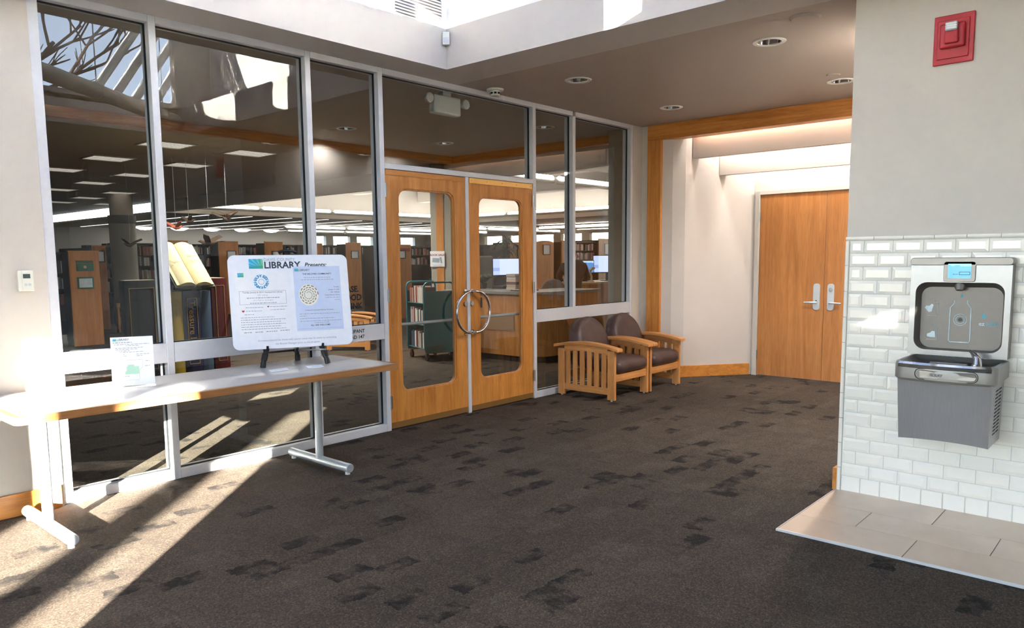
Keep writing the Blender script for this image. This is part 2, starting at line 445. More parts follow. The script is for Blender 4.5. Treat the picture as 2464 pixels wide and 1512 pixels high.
tag(obj('wall_sun_blocker', slab('y', -16.04, 0.04, [-14.6, 6.0], [-0.15, 5.3], [(-12.90, -12.62, 4.02, 4.50), (-12.84, -12.60, 4.82, 5.12)]), paint('sun_blocker_paint', '#cfc6b8', 0.8)), 'pale unseen building added behind the lobby to block low sun', 'building', kind='structure')  # unseen blocker added against low sun, its slots throw glare on the tiles

# soffit with the light well
WX0, WX1, WY0, WY1 = -4.6, 0.387, -4.2, -0.327
CAN_FILL = [(1.8, -3.15), (2.9, -3.02)]  # unseen cans added to brighten the passage
CAN_XY = [(1.40, -0.87), (3.01, -0.84), (1.405, -2.53), (3.01, -2.49)] + CAN_FILL
tag(obj('ceiling', slab('z', ZC, 0.05, [-6.3, 3.9], [-9.1, 0.13], [(WX0-0.03, WX1+0.03, WY0-0.03, WY1+0.03)]+[(x-0.075, x+0.075, y-0.075, y+0.075) for x, y in CAN_XY]), M_SOFFIT), 'taupe lobby soffit with recessed downlights', 'ceiling', kind='structure')
ZF = 3.215
sb = 0.43
def ring_box(x0, x1, y0, y1, X0, X1, Y0, Y1, z0, z1):
    return slab('z', z0, z1-z0, [X0, X1], [Y0, Y1], [(x0, x1, y0, y1)])
tag(obj('trim_1', ring_box(WX0, WX1, WY0, WY1, WX0-sb, WX1+sb, WY0-0.1, WY1+sb, ZC-0.0006, ZF), M_FASCIA), 'white fascia around the light well opening', 'fascia', kind='structure')
ZR = 4.72
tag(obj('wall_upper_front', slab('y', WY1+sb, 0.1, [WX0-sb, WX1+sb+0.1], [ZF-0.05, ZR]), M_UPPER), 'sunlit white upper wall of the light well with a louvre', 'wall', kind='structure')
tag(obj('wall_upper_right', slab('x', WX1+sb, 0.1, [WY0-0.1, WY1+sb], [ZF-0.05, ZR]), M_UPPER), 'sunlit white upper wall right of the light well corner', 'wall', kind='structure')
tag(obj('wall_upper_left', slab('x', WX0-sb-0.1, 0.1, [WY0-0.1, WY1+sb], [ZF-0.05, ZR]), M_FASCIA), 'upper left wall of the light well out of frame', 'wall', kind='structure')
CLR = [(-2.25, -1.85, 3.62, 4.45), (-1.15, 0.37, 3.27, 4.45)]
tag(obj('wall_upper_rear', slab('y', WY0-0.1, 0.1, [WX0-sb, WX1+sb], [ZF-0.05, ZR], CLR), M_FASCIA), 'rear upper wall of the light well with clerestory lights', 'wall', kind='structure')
for i, h in enumerate(CLR):
    w = thing('window_%d' % (i+5), 'clerestory light over the lobby reflected in the glazed screen', 'window', kind='structure', group='clerestory lights')
    obj('glass_pane', MB().box(h[0], h[1], WY0-0.055, WY0-0.047, h[2], h[3]), M_CLEAR, w)
rf_ = thing('roof_truss', 'white diagonal roof struts outside the clerestory, mirrored in the left pane', 'roof truss', kind='structure')
for k in range(5):
    x = -0.66+k*0.23
    obj('strut', MB().prism([(x, -4.45, 3.1), (x+0.10, -4.45, 3.1), (x+0.10+0.98, -4.45, 4.6), (x+0.98, -4.45, 4.6)], (0, 0.08, 0)), M_FRAME, rf_)
sk = thing('skylight', 'glazed skylight with white rafters over the light well', 'skylight', kind='structure')
for i in range(9):
    x = WX0-sb+0.1+i*0.65
    obj('rafter', MB().box(x-0.03, x+0.03, WY0-0.1, WY1+sb, ZR, ZR+0.16), M_FRAME, sk)
obj('glass_pane', MB().box(WX0-sb, WX1+sb, WY0-0.1, WY1+sb, ZR+0.17, ZR+0.178), M_SKYGL, sk)

# right wall (tiled below), facing the camera
TX, TY = 0.686, -3.33
tag(obj('wall_right', MB().box(TX+0.012, TX+0.30, -9.1, TY-0.004, 0, ZC), M_WALL), 'pale grey wall above the white tile wainscot', 'wall', kind='structure')
tag(obj('wall_corridor_side', MB().box(TX+0.30, 4.9, TY-0.3, TY-0.004, 0, ZC), M_WALL), 'return wall of the corridor hidden behind the tiled wall', 'wall', kind='structure')
tag(obj('baseboard_right', MB().box(TX+0.004, 3.8, TY-0.004, TY+0.026, 0, 0.135), M_OAKX, bevel=0.002), 'end of an oak baseboard at the tiled wall corner', 'baseboard', kind='structure')

# tile wainscot: every tile a part
wt = thing('wall_tile_field', 'white bevelled subway tile wainscot behind the drinking fountain', 'tile wall', (0,0,0), kind='structure')
obj('grout_bed', MB().box(TX+0.002, TX+0.012, -5.42, TY-0.006, 0, 1.505), M_GROUT, wt)
TW, TH, JG = 0.1540, 0.0776, 0.003
def bev_tile(w, h, d=0.009, b=0.016):
    """bevelled tile: corner at origin, spans -y by w, z by h, faces -x"""
    mb = MB(); e = 0.0035
    P0 = [(0,0,0),(0,-w,0),(0,-w,h),(0,0,h)]
    P1 = [(-e,0,0),(-e,-w,0),(-e,-w,h),(-e,0,h)]
    b = min(b, w*0.3, h*0.3)
    P2 = [(-d,-b,b),(-d,-w+b,b),(-d,-w+b,h-b),(-d,-b,h-b)]
    mb.add(P0+P1+P2, [(0,1,5,4),(1,2,6,5),(2,3,7,6),(3,0,4,7),(4,5,9,8),(5,6,10,9),(6,7,11,10),(7,4,8,11),(8,9,10,11)])
    return mb
tile_cache = {}
def put_tile(y, z, w, h, name='tile', fl=False):
    k = (round(w, 4), round(h, 4), fl)
    if k not in tile_cache:
        mb = bev_tile(w, h, 0.007 if fl else 0.009, 0.004 if fl else 0.016)
        me = mb.mesh('tile'); me.materials.append(M_TILE); tile_cache[k] = me
    o = bpy.data.objects.new(name, tile_cache[k]); link(o, wt); o.location = (TX+0.0025, y, z)
Y0T = TY-0.026; YEND = -5.4
z0 = 0.100
for r in range(18):
    z = z0 + r*TH
    if z+TH > 1.49: h = 1.492-z
    else: h = TH
    if h < 0.02: break
    # running bond: the top row starts with a half tile
    y = Y0T
    first = TW if (r % 2 == 0) else TW/2
    first = TW/2 if ((17-r) % 2 == 0) else TW
    w = first
    while y - w > YEND:
        put_tile(y-JG/2, z+JG/2, w-JG, h-JG); y -= w; w = TW
y = Y0T
while y - 0.1085 > YEND:
    put_tile(y-JG/2, 0.006, 0.1085-JG, 0.092, 'cove_tile', True); y -= 0.1085
# pencil liner trim on the top and the left edge
def liner(y0, y1, z0_, z1_):
    mb = MB(); 
    if abs(y1-y0) > abs(z1_-z0_):
        n = 6; pr = [(TX-0.010-0.006*math.sin(PI*k/n), z0_+(z1_-z0_)*k/n) for k in range(n+1)]
        pts = [(TX+0.002, y0, z0_)] + [(x, y0, z) for x, z in pr] + [(TX+0.002, y0, z1_)]
        mb.prism(pts, (0, y1-y0, 0))
    else:
        n = 6; pr = [(TX-0.010-0.006*math.sin(PI*k/n), y0+(y1-y0)*k/n) for k in range(n+1)]
        pts = [(TX+0.002, y0, z0_)] + [(x, y, z0_) for x, y in pr] + [(TX+0.002, y1, z0_)]
        mb.prism(pts, (0, 0, z1_-z0_))
    return obj('liner_tile', mb, M_TILE, wt)
z = 0.0
while z < 1.49:
    z1 = min(z+0.150, 1.492); liner(TY-0.004, TY-0.024, z+0.0015, z1-0.0015); z += 0.150
y = TY-0.004
while y > YEND+0.15:
    liner(y-0.0015, y-0.152, 1.4935, 1.514); y -= 0.1535

# porcelain floor inset, every tile a part
ft = thing('floor_tile_inset', 'beige porcelain tile inset in the carpet below the fountain', 'tile floor', kind='structure')
FX = [TX+0.01, 0.367, 0.085, -0.198]; FY0 = TY
obj('grout_bed', MB().box(-0.198, TX+0.01, -6.2, FY0, 0.0005, 0.006), plain('dark_grout', '#6b5f55', 0.9), ft)
obj('edge_strip', MB().box(-0.2075, -0.1985, -6.2, FY0, 0.0005, 0.0125).box(-0.2075, TX+0.01, FY0, FY0+0.004, 0.0005, 0.0115), plain('edge_strip_metal', '#e3e4e6', 0.3, 0.4), ft)
for r, off in ((0, 0.588), (1, 0.295), (2, 0.588)):
    y = FY0; w = off
    while y > -6.15:
        y1 = max(y-w, -6.2)
        obj('floor_tile', MB().box(FX[r+1]+0.0015, FX[r]-0.0015, y1+0.0015, y-0.0015, 0.001, 0.0105), M_PORC, ft, bevel=0.0012, seg=1)
        y -= w; w = 0.6

# ---- portal on the far side: wood casing, angled wall, beams, double doors
PX_ = 3.82
tag(obj('wall_portal', MB().prism([(3.628, 0.0, 0), (PX_, 0.0, 0), (PX_, -0.25, 0), (3.8415, -0.25, 0), (3.8415, 0.13, 0), (3.628, 0.13, 0)], (0, 0, ZC)), M_WALL), 'narrow pale wall between glazed screen and wood casing', 'wall', kind='structure')
pc = thing('trim_2', 'wide oak casing around the corridor portal', 'door casing', kind='structure')
obj('jamb_casing', MB().box(PX_-0.022, PX_, -0.262, -0.085, 0, 2.735), M_OAK, pc, bevel=0.003)
obj('head_casing', MB().box(PX_-0.022, PX_+0.14, -3.33, -0.085, 2.735, ZC), M_OAKY, pc, bevel=0.003)
obj('jamb_return', MB().box(PX_+0.001, 3.841, -0.262, -0.2505, 0, 2.735), M_OAK, pc)
# angled wall
a0 = Vector((3.90, -0.425, 0)); a1 = Vector((4.665, -1.0, 0)); dv = (a1-a0).normalized(); nv = Vector((dv.y, -dv.x, 0))
def along(t0, t1, d0, d1, z0, z1):
    p = [a0+dv*t0+nv*d0, a0+dv*t1+nv*d0, a0+dv*t1+nv*d1, a0+dv*t0+nv*d1]
    return MB().prism([(q.x, q.y, z0) for q in p], (0, 0, z1-z0))
LA = (a1-a0).length
_wp = [(3.842, -0.2625), (3.885, -0.37), (3.975, -0.485), (4.10, -0.575), (4.665, -1.0)]
_wb = [(4.9, -0.9), (4.9, -0.13), (3.842, -0.13)]
tag(obj('wall_angled', MB().prism([(x, y, 0) for x, y in _wp+_wb], (0, 0, 3.2)), M_WALLW), 'pale angled wall inside the corridor portal', 'wall', kind='structure')
tag(obj('baseboard_angled', along(-0.03, LA-0.02, 0, 0.018, 0, 0.135), M_OAKX, bevel=0.003), 'oak baseboard at the foot of the angled wall', 'baseboard', kind='structure')
XD = 4.665
tag(obj('wall_corridor_end', slab('x', XD, 0.12, [-3.34, -0.9], [0, 3.2], [(-2.66, -1.03, 0, 2.15)]), M_WALLW), 'corridor end wall around the wooden double doors', 'wall', kind='structure')
tag(obj('ceiling_corridor', MB().box(PX_+0.02, 4.8, -3.34, -0.2, 3.2, 3.25), M_WALLW), 'high corridor ceiling above the beams', 'ceiling', kind='structure')
tag(obj('beam', MB().box(4.03, 4.11, -3.33, -0.545, 2.52, 2.80), M_WALLW), 'upper white cove beam inside the portal', 'beam', kind='structure')
tag(obj('beam', MB().box(4.30, 4.38, -3.33, -0.74, 2.335, 2.60), M_WALLW), 'lower white cove beam inside the portal', 'beam', kind='structure')
M_STRIPW = emit('corridor_strip_light', (1.0, 0.985, 0.965, 1), 42.0)
for nm, x, zz, y0 in (('behind the wood head casing', 3.975, 2.90, -0.62), ('behind the upper cove beam', 4.15, 2.80, -0.80), ('behind the lower cove beam', 4.42, 2.62, -0.98)):
    t_ = thing('cove_strip_light', 'hidden strip light ' + nm, 'strip light')
    obj('housing', MB().box(x-0.012, x+0.05, -3.2, y0, zz+0.02, zz+0.035), M_WHITEP, t_)
    obj('tube', MB().tube([(x+0.02, -3.18, zz), (x+0.02, y0-0.02, zz)], 0.013, 6, cap=False), M_STRIPW, t_)

# double doors at the corridor end
fr = thing('trim_3', 'pale metal frame around the wooden double doors', 'door frame', kind='structure')
obj('jamb', MB().box(XD-0.03, XD+0.06, -1.085, -1.03, 0, 2.155), M_WALL, fr, bevel=0.003)
obj('jamb', MB().box(XD-0.03, XD+0.06, -2.66, -2.605, 0, 2.155), M_WALL, fr, bevel=0.003)
obj('head', MB().box(XD-0.03, XD+0.06, -2.605, -1.085, 2.11, 2.155), M_WALL, fr, bevel=0.003)
for i, (ya, yb, lab) in enumerate(((-1.088, -1.838, 'tall veneer door leaf hinged beside the angled wall'), (-1.842, -2.602, 'tall veneer door leaf partly hidden by the tiled wall'))):
    d = thing('door_%d' % (i+3), lab, 'door', kind='structure')
    obj('leaf', MB().box(XD-0.012, XD+0.033, yb, ya, 0.008, 2.107), M_MAPLE, d, bevel=0.002)
    yl = -1.838+0.075 if i == 0 else -1.842-0.075
    lp = obj('lock_plate', MB().prism([(XD-0.012, yl+u, v) for u, v in rrect(-0.037, 0.037, 0.80, 1.095, 0.03, 5)], (-0.012, 0, 0)), M_SATIN, d, bevel=0.003)
    s = 1 if i == 0 else -1
    obj('lever', MB().tube([(XD-0.024, yl, 0.885), (XD-0.058, yl, 0.885), (XD-0.062, yl+s*0.02, 0.885), (XD-0.06, yl+s*0.125, 0.882)], [0.011, 0.011, 0.012, 0.009], 10), M_SATIN, lp)
    if i == 1:
        obj('cylinder', MB().cyl((XD-0.030, yl, 1.03), 0.022, 0.008, 18, 'x'), M_CHROME, lp)
    else:
        obj('thumb_hole', MB().cyl((XD-0.0265, yl, 0.905), 0.007, 0.003, 12, 'x'), M_DARK, lp)
    if i == 0:
        for z in (0.25, 1.03, 1.86):
            obj('hinge', MB().cyl((XD-0.022, -1.087, z-0.05), 0.008, 0.1, 10), M_HINGE, d)

# ================================================================== THE GLAZED SCREEN
W = 0.045; D = 0.115; YG = 0.055
A_, B_, C_, D_, E_, F_, G_, H_ = -2.455, -1.759, -0.658, 0.0, 0.95, 1.886, 2.53, 3.627
ZT, ZS0, ZS1, ZB, ZD = ZC, 0.766, 0.890, 0.062, 2.130
sf = thing('window_1', 'white aluminium glazed screen left of the oak doors', 'glazed screen', kind='structure')
def fbox(p, nm, x0, x1, z0, z1, y0=0.0, y1=D):
    return obj(nm, MB().box(x0, x1, y0, y1, z0, z1), M_FRAME, p, bevel=0.0025, seg=1)
def pane(p, x0, x1, z0, z1, mat=None):
    o = obj('glass_pane', MB().box(x0, x1, YG, YG+0.008, z0, z1), mat or M_GLASS, p)
    g = 0.006
    mb = MB()
    loop_o = [(x0, z0), (x1, z0), (x1, z1), (x0, z1)]; loop_i = [(x0+g, z0+g), (x1-g, z0+g), (x1-g, z1-g), (x0+g, z1-g)]
    mb.ring([(x, YG-0.005, z) for x, z in loop_o], [(x, YG-0.005, z) for x, z in loop_i], (0, 0.018, 0))
    obj('gasket', mb, M_GASKET, p); return o
# left bay
fbox(sf, 'mullion', A_, A_+0.055, 0, ZT)
for x in (B_, C_, D_): fbox(sf, 'mullion', x-W, x, 0, ZT)
for x0, x1 in ((A_+0.055, B_-W), (B_, C_-W), (C_, D_-W)):
    fbox(sf, 'head_rail', x0, x1, ZT-W, ZT); fbox(sf, 'mid_rail', x0, x1, ZS0, ZS1, 0.002); fbox(sf, 'sill_rail', x0, x1, 0, ZB, 0.002)
    pane(sf, x0, x1, ZS1, ZT-W); pane(sf, x0, x1, ZB, ZS0)
# decals on glass and rail
G_front = page(0, 0, 0, (1,0,0), (0,0,1))
text('PLEASE.', 0.066, M_INKB, sf, page(-0.250, YG-0.0012, 1.158, (1,0,0), (0,0,1)), bold=0.0016, align='RIGHT')
text('NO FOOD', 0.066, M_INKB, sf, page(-0.226, YG-0.0012, 1.092, (1,0,0), (0,0,1)), bold=0.0016, align='RIGHT')
text('OR DRINK', 0.066, M_INKB, sf, page(-0.222, YG-0.0012, 1.026, (1,0,0), (0,0,1)), bold=0.0016, align='RIGHT')
text('MAX OCCUPANT', 0.040, M_INKB, sf, page(-0.246, 0.0012, 0.838, (1,0,0), (0,0,1)), bold=0.0004, align='RIGHT')
text('LOAD 147', 0.040, M_INKB, sf, page(-0.250, 0.0012, 0.793, (1,0,0), (0,0,1)), bold=0.0004, align='RIGHT')
# right bay
sr = thing('window_2', 'white aluminium glazed screen behind the two armchairs', 'glazed screen', kind='structure')
fbox(sr, 'mullion', F_-W, F_, 0, ZT); fbox(sr, 'mullion', G_-W, G_, ZS1, ZT-W); fbox(sr, 'mullion', H_-W, H_, 0, ZT)
for x0, x1 in ((F_, G_-W), (G_, H_-W)):
    fbox(sr, 'head_rail', x0, x1, ZT-W, ZT); pane(sr, x0, x1, ZS1, ZT-W)
fbox(sr, 'mid_rail', F_, H_-W, ZS0, ZS1, 0.002); fbox(sr, 'sill_rail', F_, H_-W, 0, ZB, 0.002); pane(sr, F_, H_-W, ZB, ZS0)
# transom over the doors
st = thing('window_10', 'clear transom light above the oak double doors', 'transom', kind='structure')
fbox(st, 'head_rail', D_, F_-W, ZT-W, ZT); fbox(st, 'transom_bar', D_, F_-W, ZD, ZD+0.045)
pane(st, D_, F_-W, ZD+0.045, ZT-W)
fbox(st, 'centre_post', 0.912, 0.950, 0.0, ZD, 0.004, 0.10)

# oak doors
def oak_door(nm, label, x0, x1, gx0, gx1, gz0, gz1, hinge_left):
    d = thing(nm, label, 'door', kind='structure')
    lp = rrect(gx0, gx1, gz0, gz1, 0.085, 8)
    ro = rect_for(lp, x0, x1, 0.012, ZD-0.004)
    mb = MB().ring([(u, 0.012, v) for u, v in ro], [(u, 0.012, v) for u, v in lp], (0, 0.045, 0))
    obj('leaf', mb, M_OAK, d)
    # lighter rounded bead inside the opening
    li = rrect(gx0+0.012, gx1-0.012, gz0+0.012, gz1-0.012, 0.075, 8)
    obj('glazing_bead', MB().ring([(u, 0.022, v) for u, v in lp], [(u, 0.022, v) for u, v in li], (0, 0.028, 0)), M_CHAIRW, d)
    obj('glass_pane', MB().prism([(u, 0.034, v) for u, v in lp], (0, 0.006, 0)), M_GLASS, d)
    hx = x0-0.004 if hinge_left else x1+0.004
    for z in (0.235, 1.12, 1.965):
        h = obj('hinge', MB().cyl((hx, 0.002, z-0.055), 0.0095, 0.11, 12), M_HINGE, d)
        for k in range(5):
            obj('knuckle', MB().cyl((hx, 0.002, z-0.052+k*0.0215), 0.0112, 0.018, 12), M_HINGE, h)
    # push bar on the far side, seen through the glass
    bz = 0.86
    pb = obj('push_bar', MB().tube([(gx0-0.05, 0.058, bz-0.0), (gx0-0.05, 0.11, bz), (gx1+0.05, 0.11, bz+0.0), (gx1+0.05, 0.058, bz)], 0.014, 10), M_GREYMET, d)
    # half-round chrome pull
    cx = x1+0.03 if hinge_left else x0-0.03
    cz = 0.93; R = 0.185; s = -1 if hinge_left else 1
    ex = (x1-0.018) if hinge_left else (x0+0.018)
    pts = [(ex, 0.012, cz+R)] + [(ex, -0.05, cz+R)]
    for k in range(1, 16):
        a = PI/2 - PI*k/16
        pts.append((ex + s*(R-0.015)*math.cos(a)*1.0, -0.055, cz + R*math.sin(a)))
    pts += [(ex, -0.05, cz-R), (ex, 0.012, cz-R)]
    h = obj('pull_handle', MB().tube(pts, 0.0125, 12), M_CHROME, d)
    for z in (cz+R, cz-R):
        obj('rosette', MB().cyl((ex, 0.0115, z), 0.022, -0.008, 16, 'y'), M_CHROME, h)
    obj('lock_cylinder', MB().cyl((ex, 0.0115, 1.005), 0.021, -0.012, 18, 'y'), M_STEELD, d)
    obj('bottom_sweep', MB().box(x0+0.004, x1-0.004, 0.0095, 0.012, 0.012, 0.062), plain('oak_kick_'+nm, '#8a6330', 0.5), d)
    return d
dl = oak_door('door_1', 'oak door leaf with book truck visible through its glass', 0.008, 0.908, 0.141, 0.775, 0.300, 1.985, True)
dr = oak_door('door_2', 'oak door leaf with brass strip along its top', 0.954, 1.838, 1.083, 1.685, 0.293, 1.968, False)
obj('top_strip', MB().box(0.012, 0.905, 0.0085, 0.0118, 2.085, 2.126), M_OAKX, dl)
bs = obj('brass_strip', MB().box(0.960, 1.832, 0.006, 0.0118, 2.080, 2.126), M_BRASS, dr)
for k in range(5): obj('screw', MB().cyl((0.985+k*0.205, 0.006, 2.103), 0.0055, -0.002, 10, 'y'), M_HINGE, bs)
obj('peep_screw', MB().cyl((0.045, 0.012, 0.865), 0.008, -0.003, 10, 'y'), M_HINGE, dl)

# ================================================================== LIBRARY SHELL
CANS_LIB = [(1.43, 4.02, 1), (2.93, 4.02, 1), (1.45, 2.45, 0), (3.01, 2.47, 0), (2.98, 0.78, 0), (1.42, 0.80, 0)]
tag(obj('ceiling_library', slab('z', 2.9, 0.06, [-6.3, 4.65], [0.131, 24.6], [(x-0.075, x+0.075, y-0.075, y+0.075) for x, y, _ in CANS_LIB]), M_LIBCEIL), 'dark low library ceiling with square panel lights', 'ceiling', kind='structure')
tag(obj('trim_4', MB().box(-6.0, 4.09, 3.36, 3.45, 2.80, 2.8995), M_OAKX), 'oak band across the library ceiling parallel to the screen', 'trim', kind='structure')
tag(obj('trim_5', MB().box(4.0, 4.09, 0.46, 3.3595, 2.80, 2.8995), M_OAKY), 'oak band across the library ceiling towards the column', 'trim', kind='structure')
TR = (4.65, 14.7, 0.46, 14.3)
tag(obj('ceiling_far', slab('z', 2.62, 0.06, [4.651, 24.6], [0.46, 24.6], [TR]), M_LIBCEIL), 'low far library ceiling with thin light slots', 'ceiling', kind='structure')
tag(obj('ceiling_tray', MB().box(TR[0]-0.1, TR[1]+0.1, TR[2]-0.1, TR[3]+0.1, 3.9, 3.95), M_CREAM), 'pale raised library ceiling', 'ceiling', kind='structure')
tag(obj('wall_tray', slab('z', 2.62, 1.29, [TR[0]-0.12, TR[1]+0.12], [TR[2]-0.1, TR[3]+0.12], [(TR[0]+0.001, TR[1]-0.001, TR[2]+0.001, TR[3]-0.001)]), M_CREAM), 'pale fascia around the raised library ceiling', 'fascia', kind='structure')
for i, (x0, x1, y0, y1, z0_, lab) in enumerate(((10.2, 10.5, 0.5, 14.2, 3.35, 'pale cross beam in the raised ceiling nearer the column'), (12.9, 13.2, 0.5, 14.2, 3.25, 'pale cross beam in the raised ceiling farther away'), (4.7, 14.6, 5.6, 5.85, 3.45, 'long pale beam across the raised ceiling'))):
    tag(obj('beam', MB().box(x0, x1, y0, y1, z0_, 3.9), M_CREAM), lab, 'beam', kind='structure')
tag(obj('wall_library_left', MB().box(-6.3, -6.2, 0.13, 24.6, 0, 2.9), M_LIBWALL), 'library wall at far left out of frame', 'wall', kind='structure')
BW = [(15.3+i*1.32, 15.3+i*1.32+0.93, 1.05, 2.46) for i in range(5)]
tag(obj('wall_library_back', slab('y', 24.2, 0.2, [-6.3, 22.4], [0, 2.9], BW), M_LIBWALL), 'far library wall with high windows', 'wall', kind='structure')
RW = [(2.2+i*1.52, 2.2+i*1.52+1.12, 1.05, 2.42) for i in range(14)]
tag(obj('wall_library_right', slab('x', 22.2, 0.2, [0.46, 24.2], [0, 2.9], RW), paint('library_window_wall', '#a59684', 0.65)), 'library window wall in the far background', 'wall', kind='structure')
tag(obj('wall_library_side', MB().box(3.96, 24, 0.36, 0.46, 0, 3.0), M_LIBWALL), 'library side wall hidden behind the corridor', 'wall', kind='structure')
tag(obj('wall_library_return', MB().box(3.72, 3.96, 0.131, 0.40, 0, 2.9), M_CONC), 'grey concrete pier behind the right end of the screen', 'pier', kind='structure')
wi = 20
for h in BW:
    w = thing('window_%d' % wi, 'bright high window in the far library back wall', 'window', kind='structure', group='back wall windows'); wi += 1
    obj('glass_pane', MB().box(h[0], h[1], 24.28, 24.288, h[2], h[3]), M_CLEAR, w)
    obj('mid_bar', MB().box(h[0], h[1], 24.24, 24.30, 1.78, 1.86), M_SHELFWX, w)
for h in RW:
    w = thing('window_%d' % wi, 'bright high window in the far library side wall', 'window', kind='structure', group='side wall windows'); wi += 1
    obj('glass_pane', MB().box(22.28, 22.288, h[0], h[1], h[2], h[3]), M_CLEAR, w)
    obj('mid_bar', MB().box(22.24, 22.30, h[0], h[1], 1.78, 1.90), M_SHELFWX, w)

# ================================================================== LIGHT FITTINGS
M_TUBE = emit('fluorescent_lens', (1.0, 0.97, 0.92, 1), 16.0)
M_DOME = emit('dome_lens', (1.0, 0.95, 0.92, 1), 9.0)
M_SLOT = emit('light_slot', (1.0, 0.96, 0.92, 1), 0.9)
M_TROFF = emit('troffer_diffuser', (1.0, 0.90, 0.84, 1), 0.55)
M_LAMPON = emit('lit_lamp', (1.0, 0.95, 0.85, 1), 4.0)
M_BODY = plain('fixture_body', '#d9d7cd', 0.45)
def tube_light(p0, p1, label, group=None, off=(0,0), lens_side=(0,0), mat=None):
    """long round-bodied fixture; the lens shows along its side"""
    p0 = Vector(p0); p1 = Vector(p1)
    t = thing('tube_light_fixture', label, 'light fixture', p0, 0, group)
    v = p1-p0; L = v.length; d = v.normalized(); s = Vector((lens_side[0], lens_side[1], 0))
    obj('body', MB().tube([(0,0,0.0), tuple(v)], 0.062, 14), M_BODY, t)
    a = d*0.06 + s*0.035 + Vector((0,0,0.035)); b = d*(L-0.06) + s*0.035 + Vector((0,0,0.035))
    obj('lens', MB().tube([a, b], 0.046, 6, cap=False), mat or M_TUBE, t)
    for q in (0.15, L-0.15):
        c = d*q
        obj('hanger', MB().tube([c+Vector((0,0,0.05)), c+Vector((0,0,0.10))], 0.006, 6), M_BODY, t)
    return t
seg = [(4.62, 6.3), (6.36, 8.6), (8.66, 10.9), (10.96, 13.1)]
for y0, y1 in seg:
    tube_light((4.93, y0, 2.79), (4.93, y1, 2.79), 'white tube light along the near edge of the raised ceiling', 'tube lights along the near tray edge', lens_side=(-1, -0.4))
tube_light((4.77, 11.6, 2.80), (4.77, 13.6, 2.80), 'white tube light overlapping the row behind the open giant book', lens_side=(0, 0))
for x0, x1 in ((5.3, 7.0), (7.06, 9.3), (9.36, 11.6), (11.66, 13.9)):
    tube_light((x0, 13.95, 2.77), (x1, 13.95, 2.77), 'white tube light along the far edge of the raised ceiling', 'tube lights along the far tray edge', lens_side=(0, -1))
for x0, x1 in ((5.2, 7.0), (7.06, 9.2), (9.26, 11.4), (11.46, 13.6)):
    tube_light((x0, 3.85, 2.80), (x1, 3.85, 2.80), 'white tube light crossing behind the transom right of the column', 'tube lights across the tray', lens_side=(0, -1))
for y0, y1 in ((2.0, 4.4), (4.46, 6.8), (6.86, 9.2), (9.26, 11.6), (11.66, 13.6)):
    tube_light((14.45, y0, 2.80), (14.45, y1, 2.80), 'white tube light along the right edge of the raised ceiling', 'tube lights along the right tray edge', lens_side=(-1, 0))
for x0, x1 in ((14.9, 17.4), (17.46, 19.9), (19.96, 22.0)):
    tube_light((x0, 15.4, 2.50), (x1, 15.4, 2.50), 'white tube light under the low far ceiling running towards the windows', 'far tube lights', lens_side=(0, -1))
for y0, y1 in ((3.0, 6.4), (6.46, 9.9), (9.96, 13.4)):
    tube_light((18.2, y0, 2.48), (18.2, y1, 2.48), 'white tube light under the low far ceiling parallel to the windows', 'farthest tube lights', lens_side=(-1, 0))
for x0, x1 in ((10.4, 12.9), (12.96, 15.4), (15.46, 17.9), (17.96, 20.4)):
    tube_light((x0, 18.2, 2.50), (x1, 18.2, 2.50), 'white tube light in the row before the back wall', 'tube lights before the back wall', lens_side=(0, -1), mat=M_DOME)
for x0, x1 in ((12.2, 14.8), (14.86, 17.4), (17.46, 20.0)):
    tube_light((x0, 20.9, 2.50), (x1, 20.9, 2.50), 'white tube light in the last row at the back wall', 'tube lights at the back wall', lens_side=(0, -1), mat=M_DOME)
for y0, y1 in ((3.0, 6.4), (6.46, 9.9), (9.96, 13.4)):
    tube_light((20.6, y0, 2.50), (20.6, y1, 2.50), 'white tube light in the row closest to the side windows', 'tube lights by the side windows', lens_side=(-1, 0), mat=M_DOME)
def box_light(name, x0, x1, y0, y1, z, label, cat, mat, group):
    t = thing(name, label, cat, (0,0,0), 0, group)
    obj('lens', MB().box(x0, x1, y0, y1, z-0.012, z-0.001), mat, t); return t
for k in range(9):
    x = 5.9+k*1.25
    box_light('slot_light', x-0.035, x+0.035, 14.6, 23.6, 2.62, 'thin slot light in the low far ceiling', 'slot light', M_SLOT, 'far ceiling light slots')
for k in range(6):
    x = 7.78+k*1.25
    t = thing('dome_light', 'round dome light near the far back wall', 'dome light', (x, 23.0, 2.62), 0, 'back wall dome lights')
    obj('lens', MB().lathe([(0.0, -0.10), (0.16, -0.085), (0.28, -0.03), (0.3, -0.001)]), M_DOME, t)
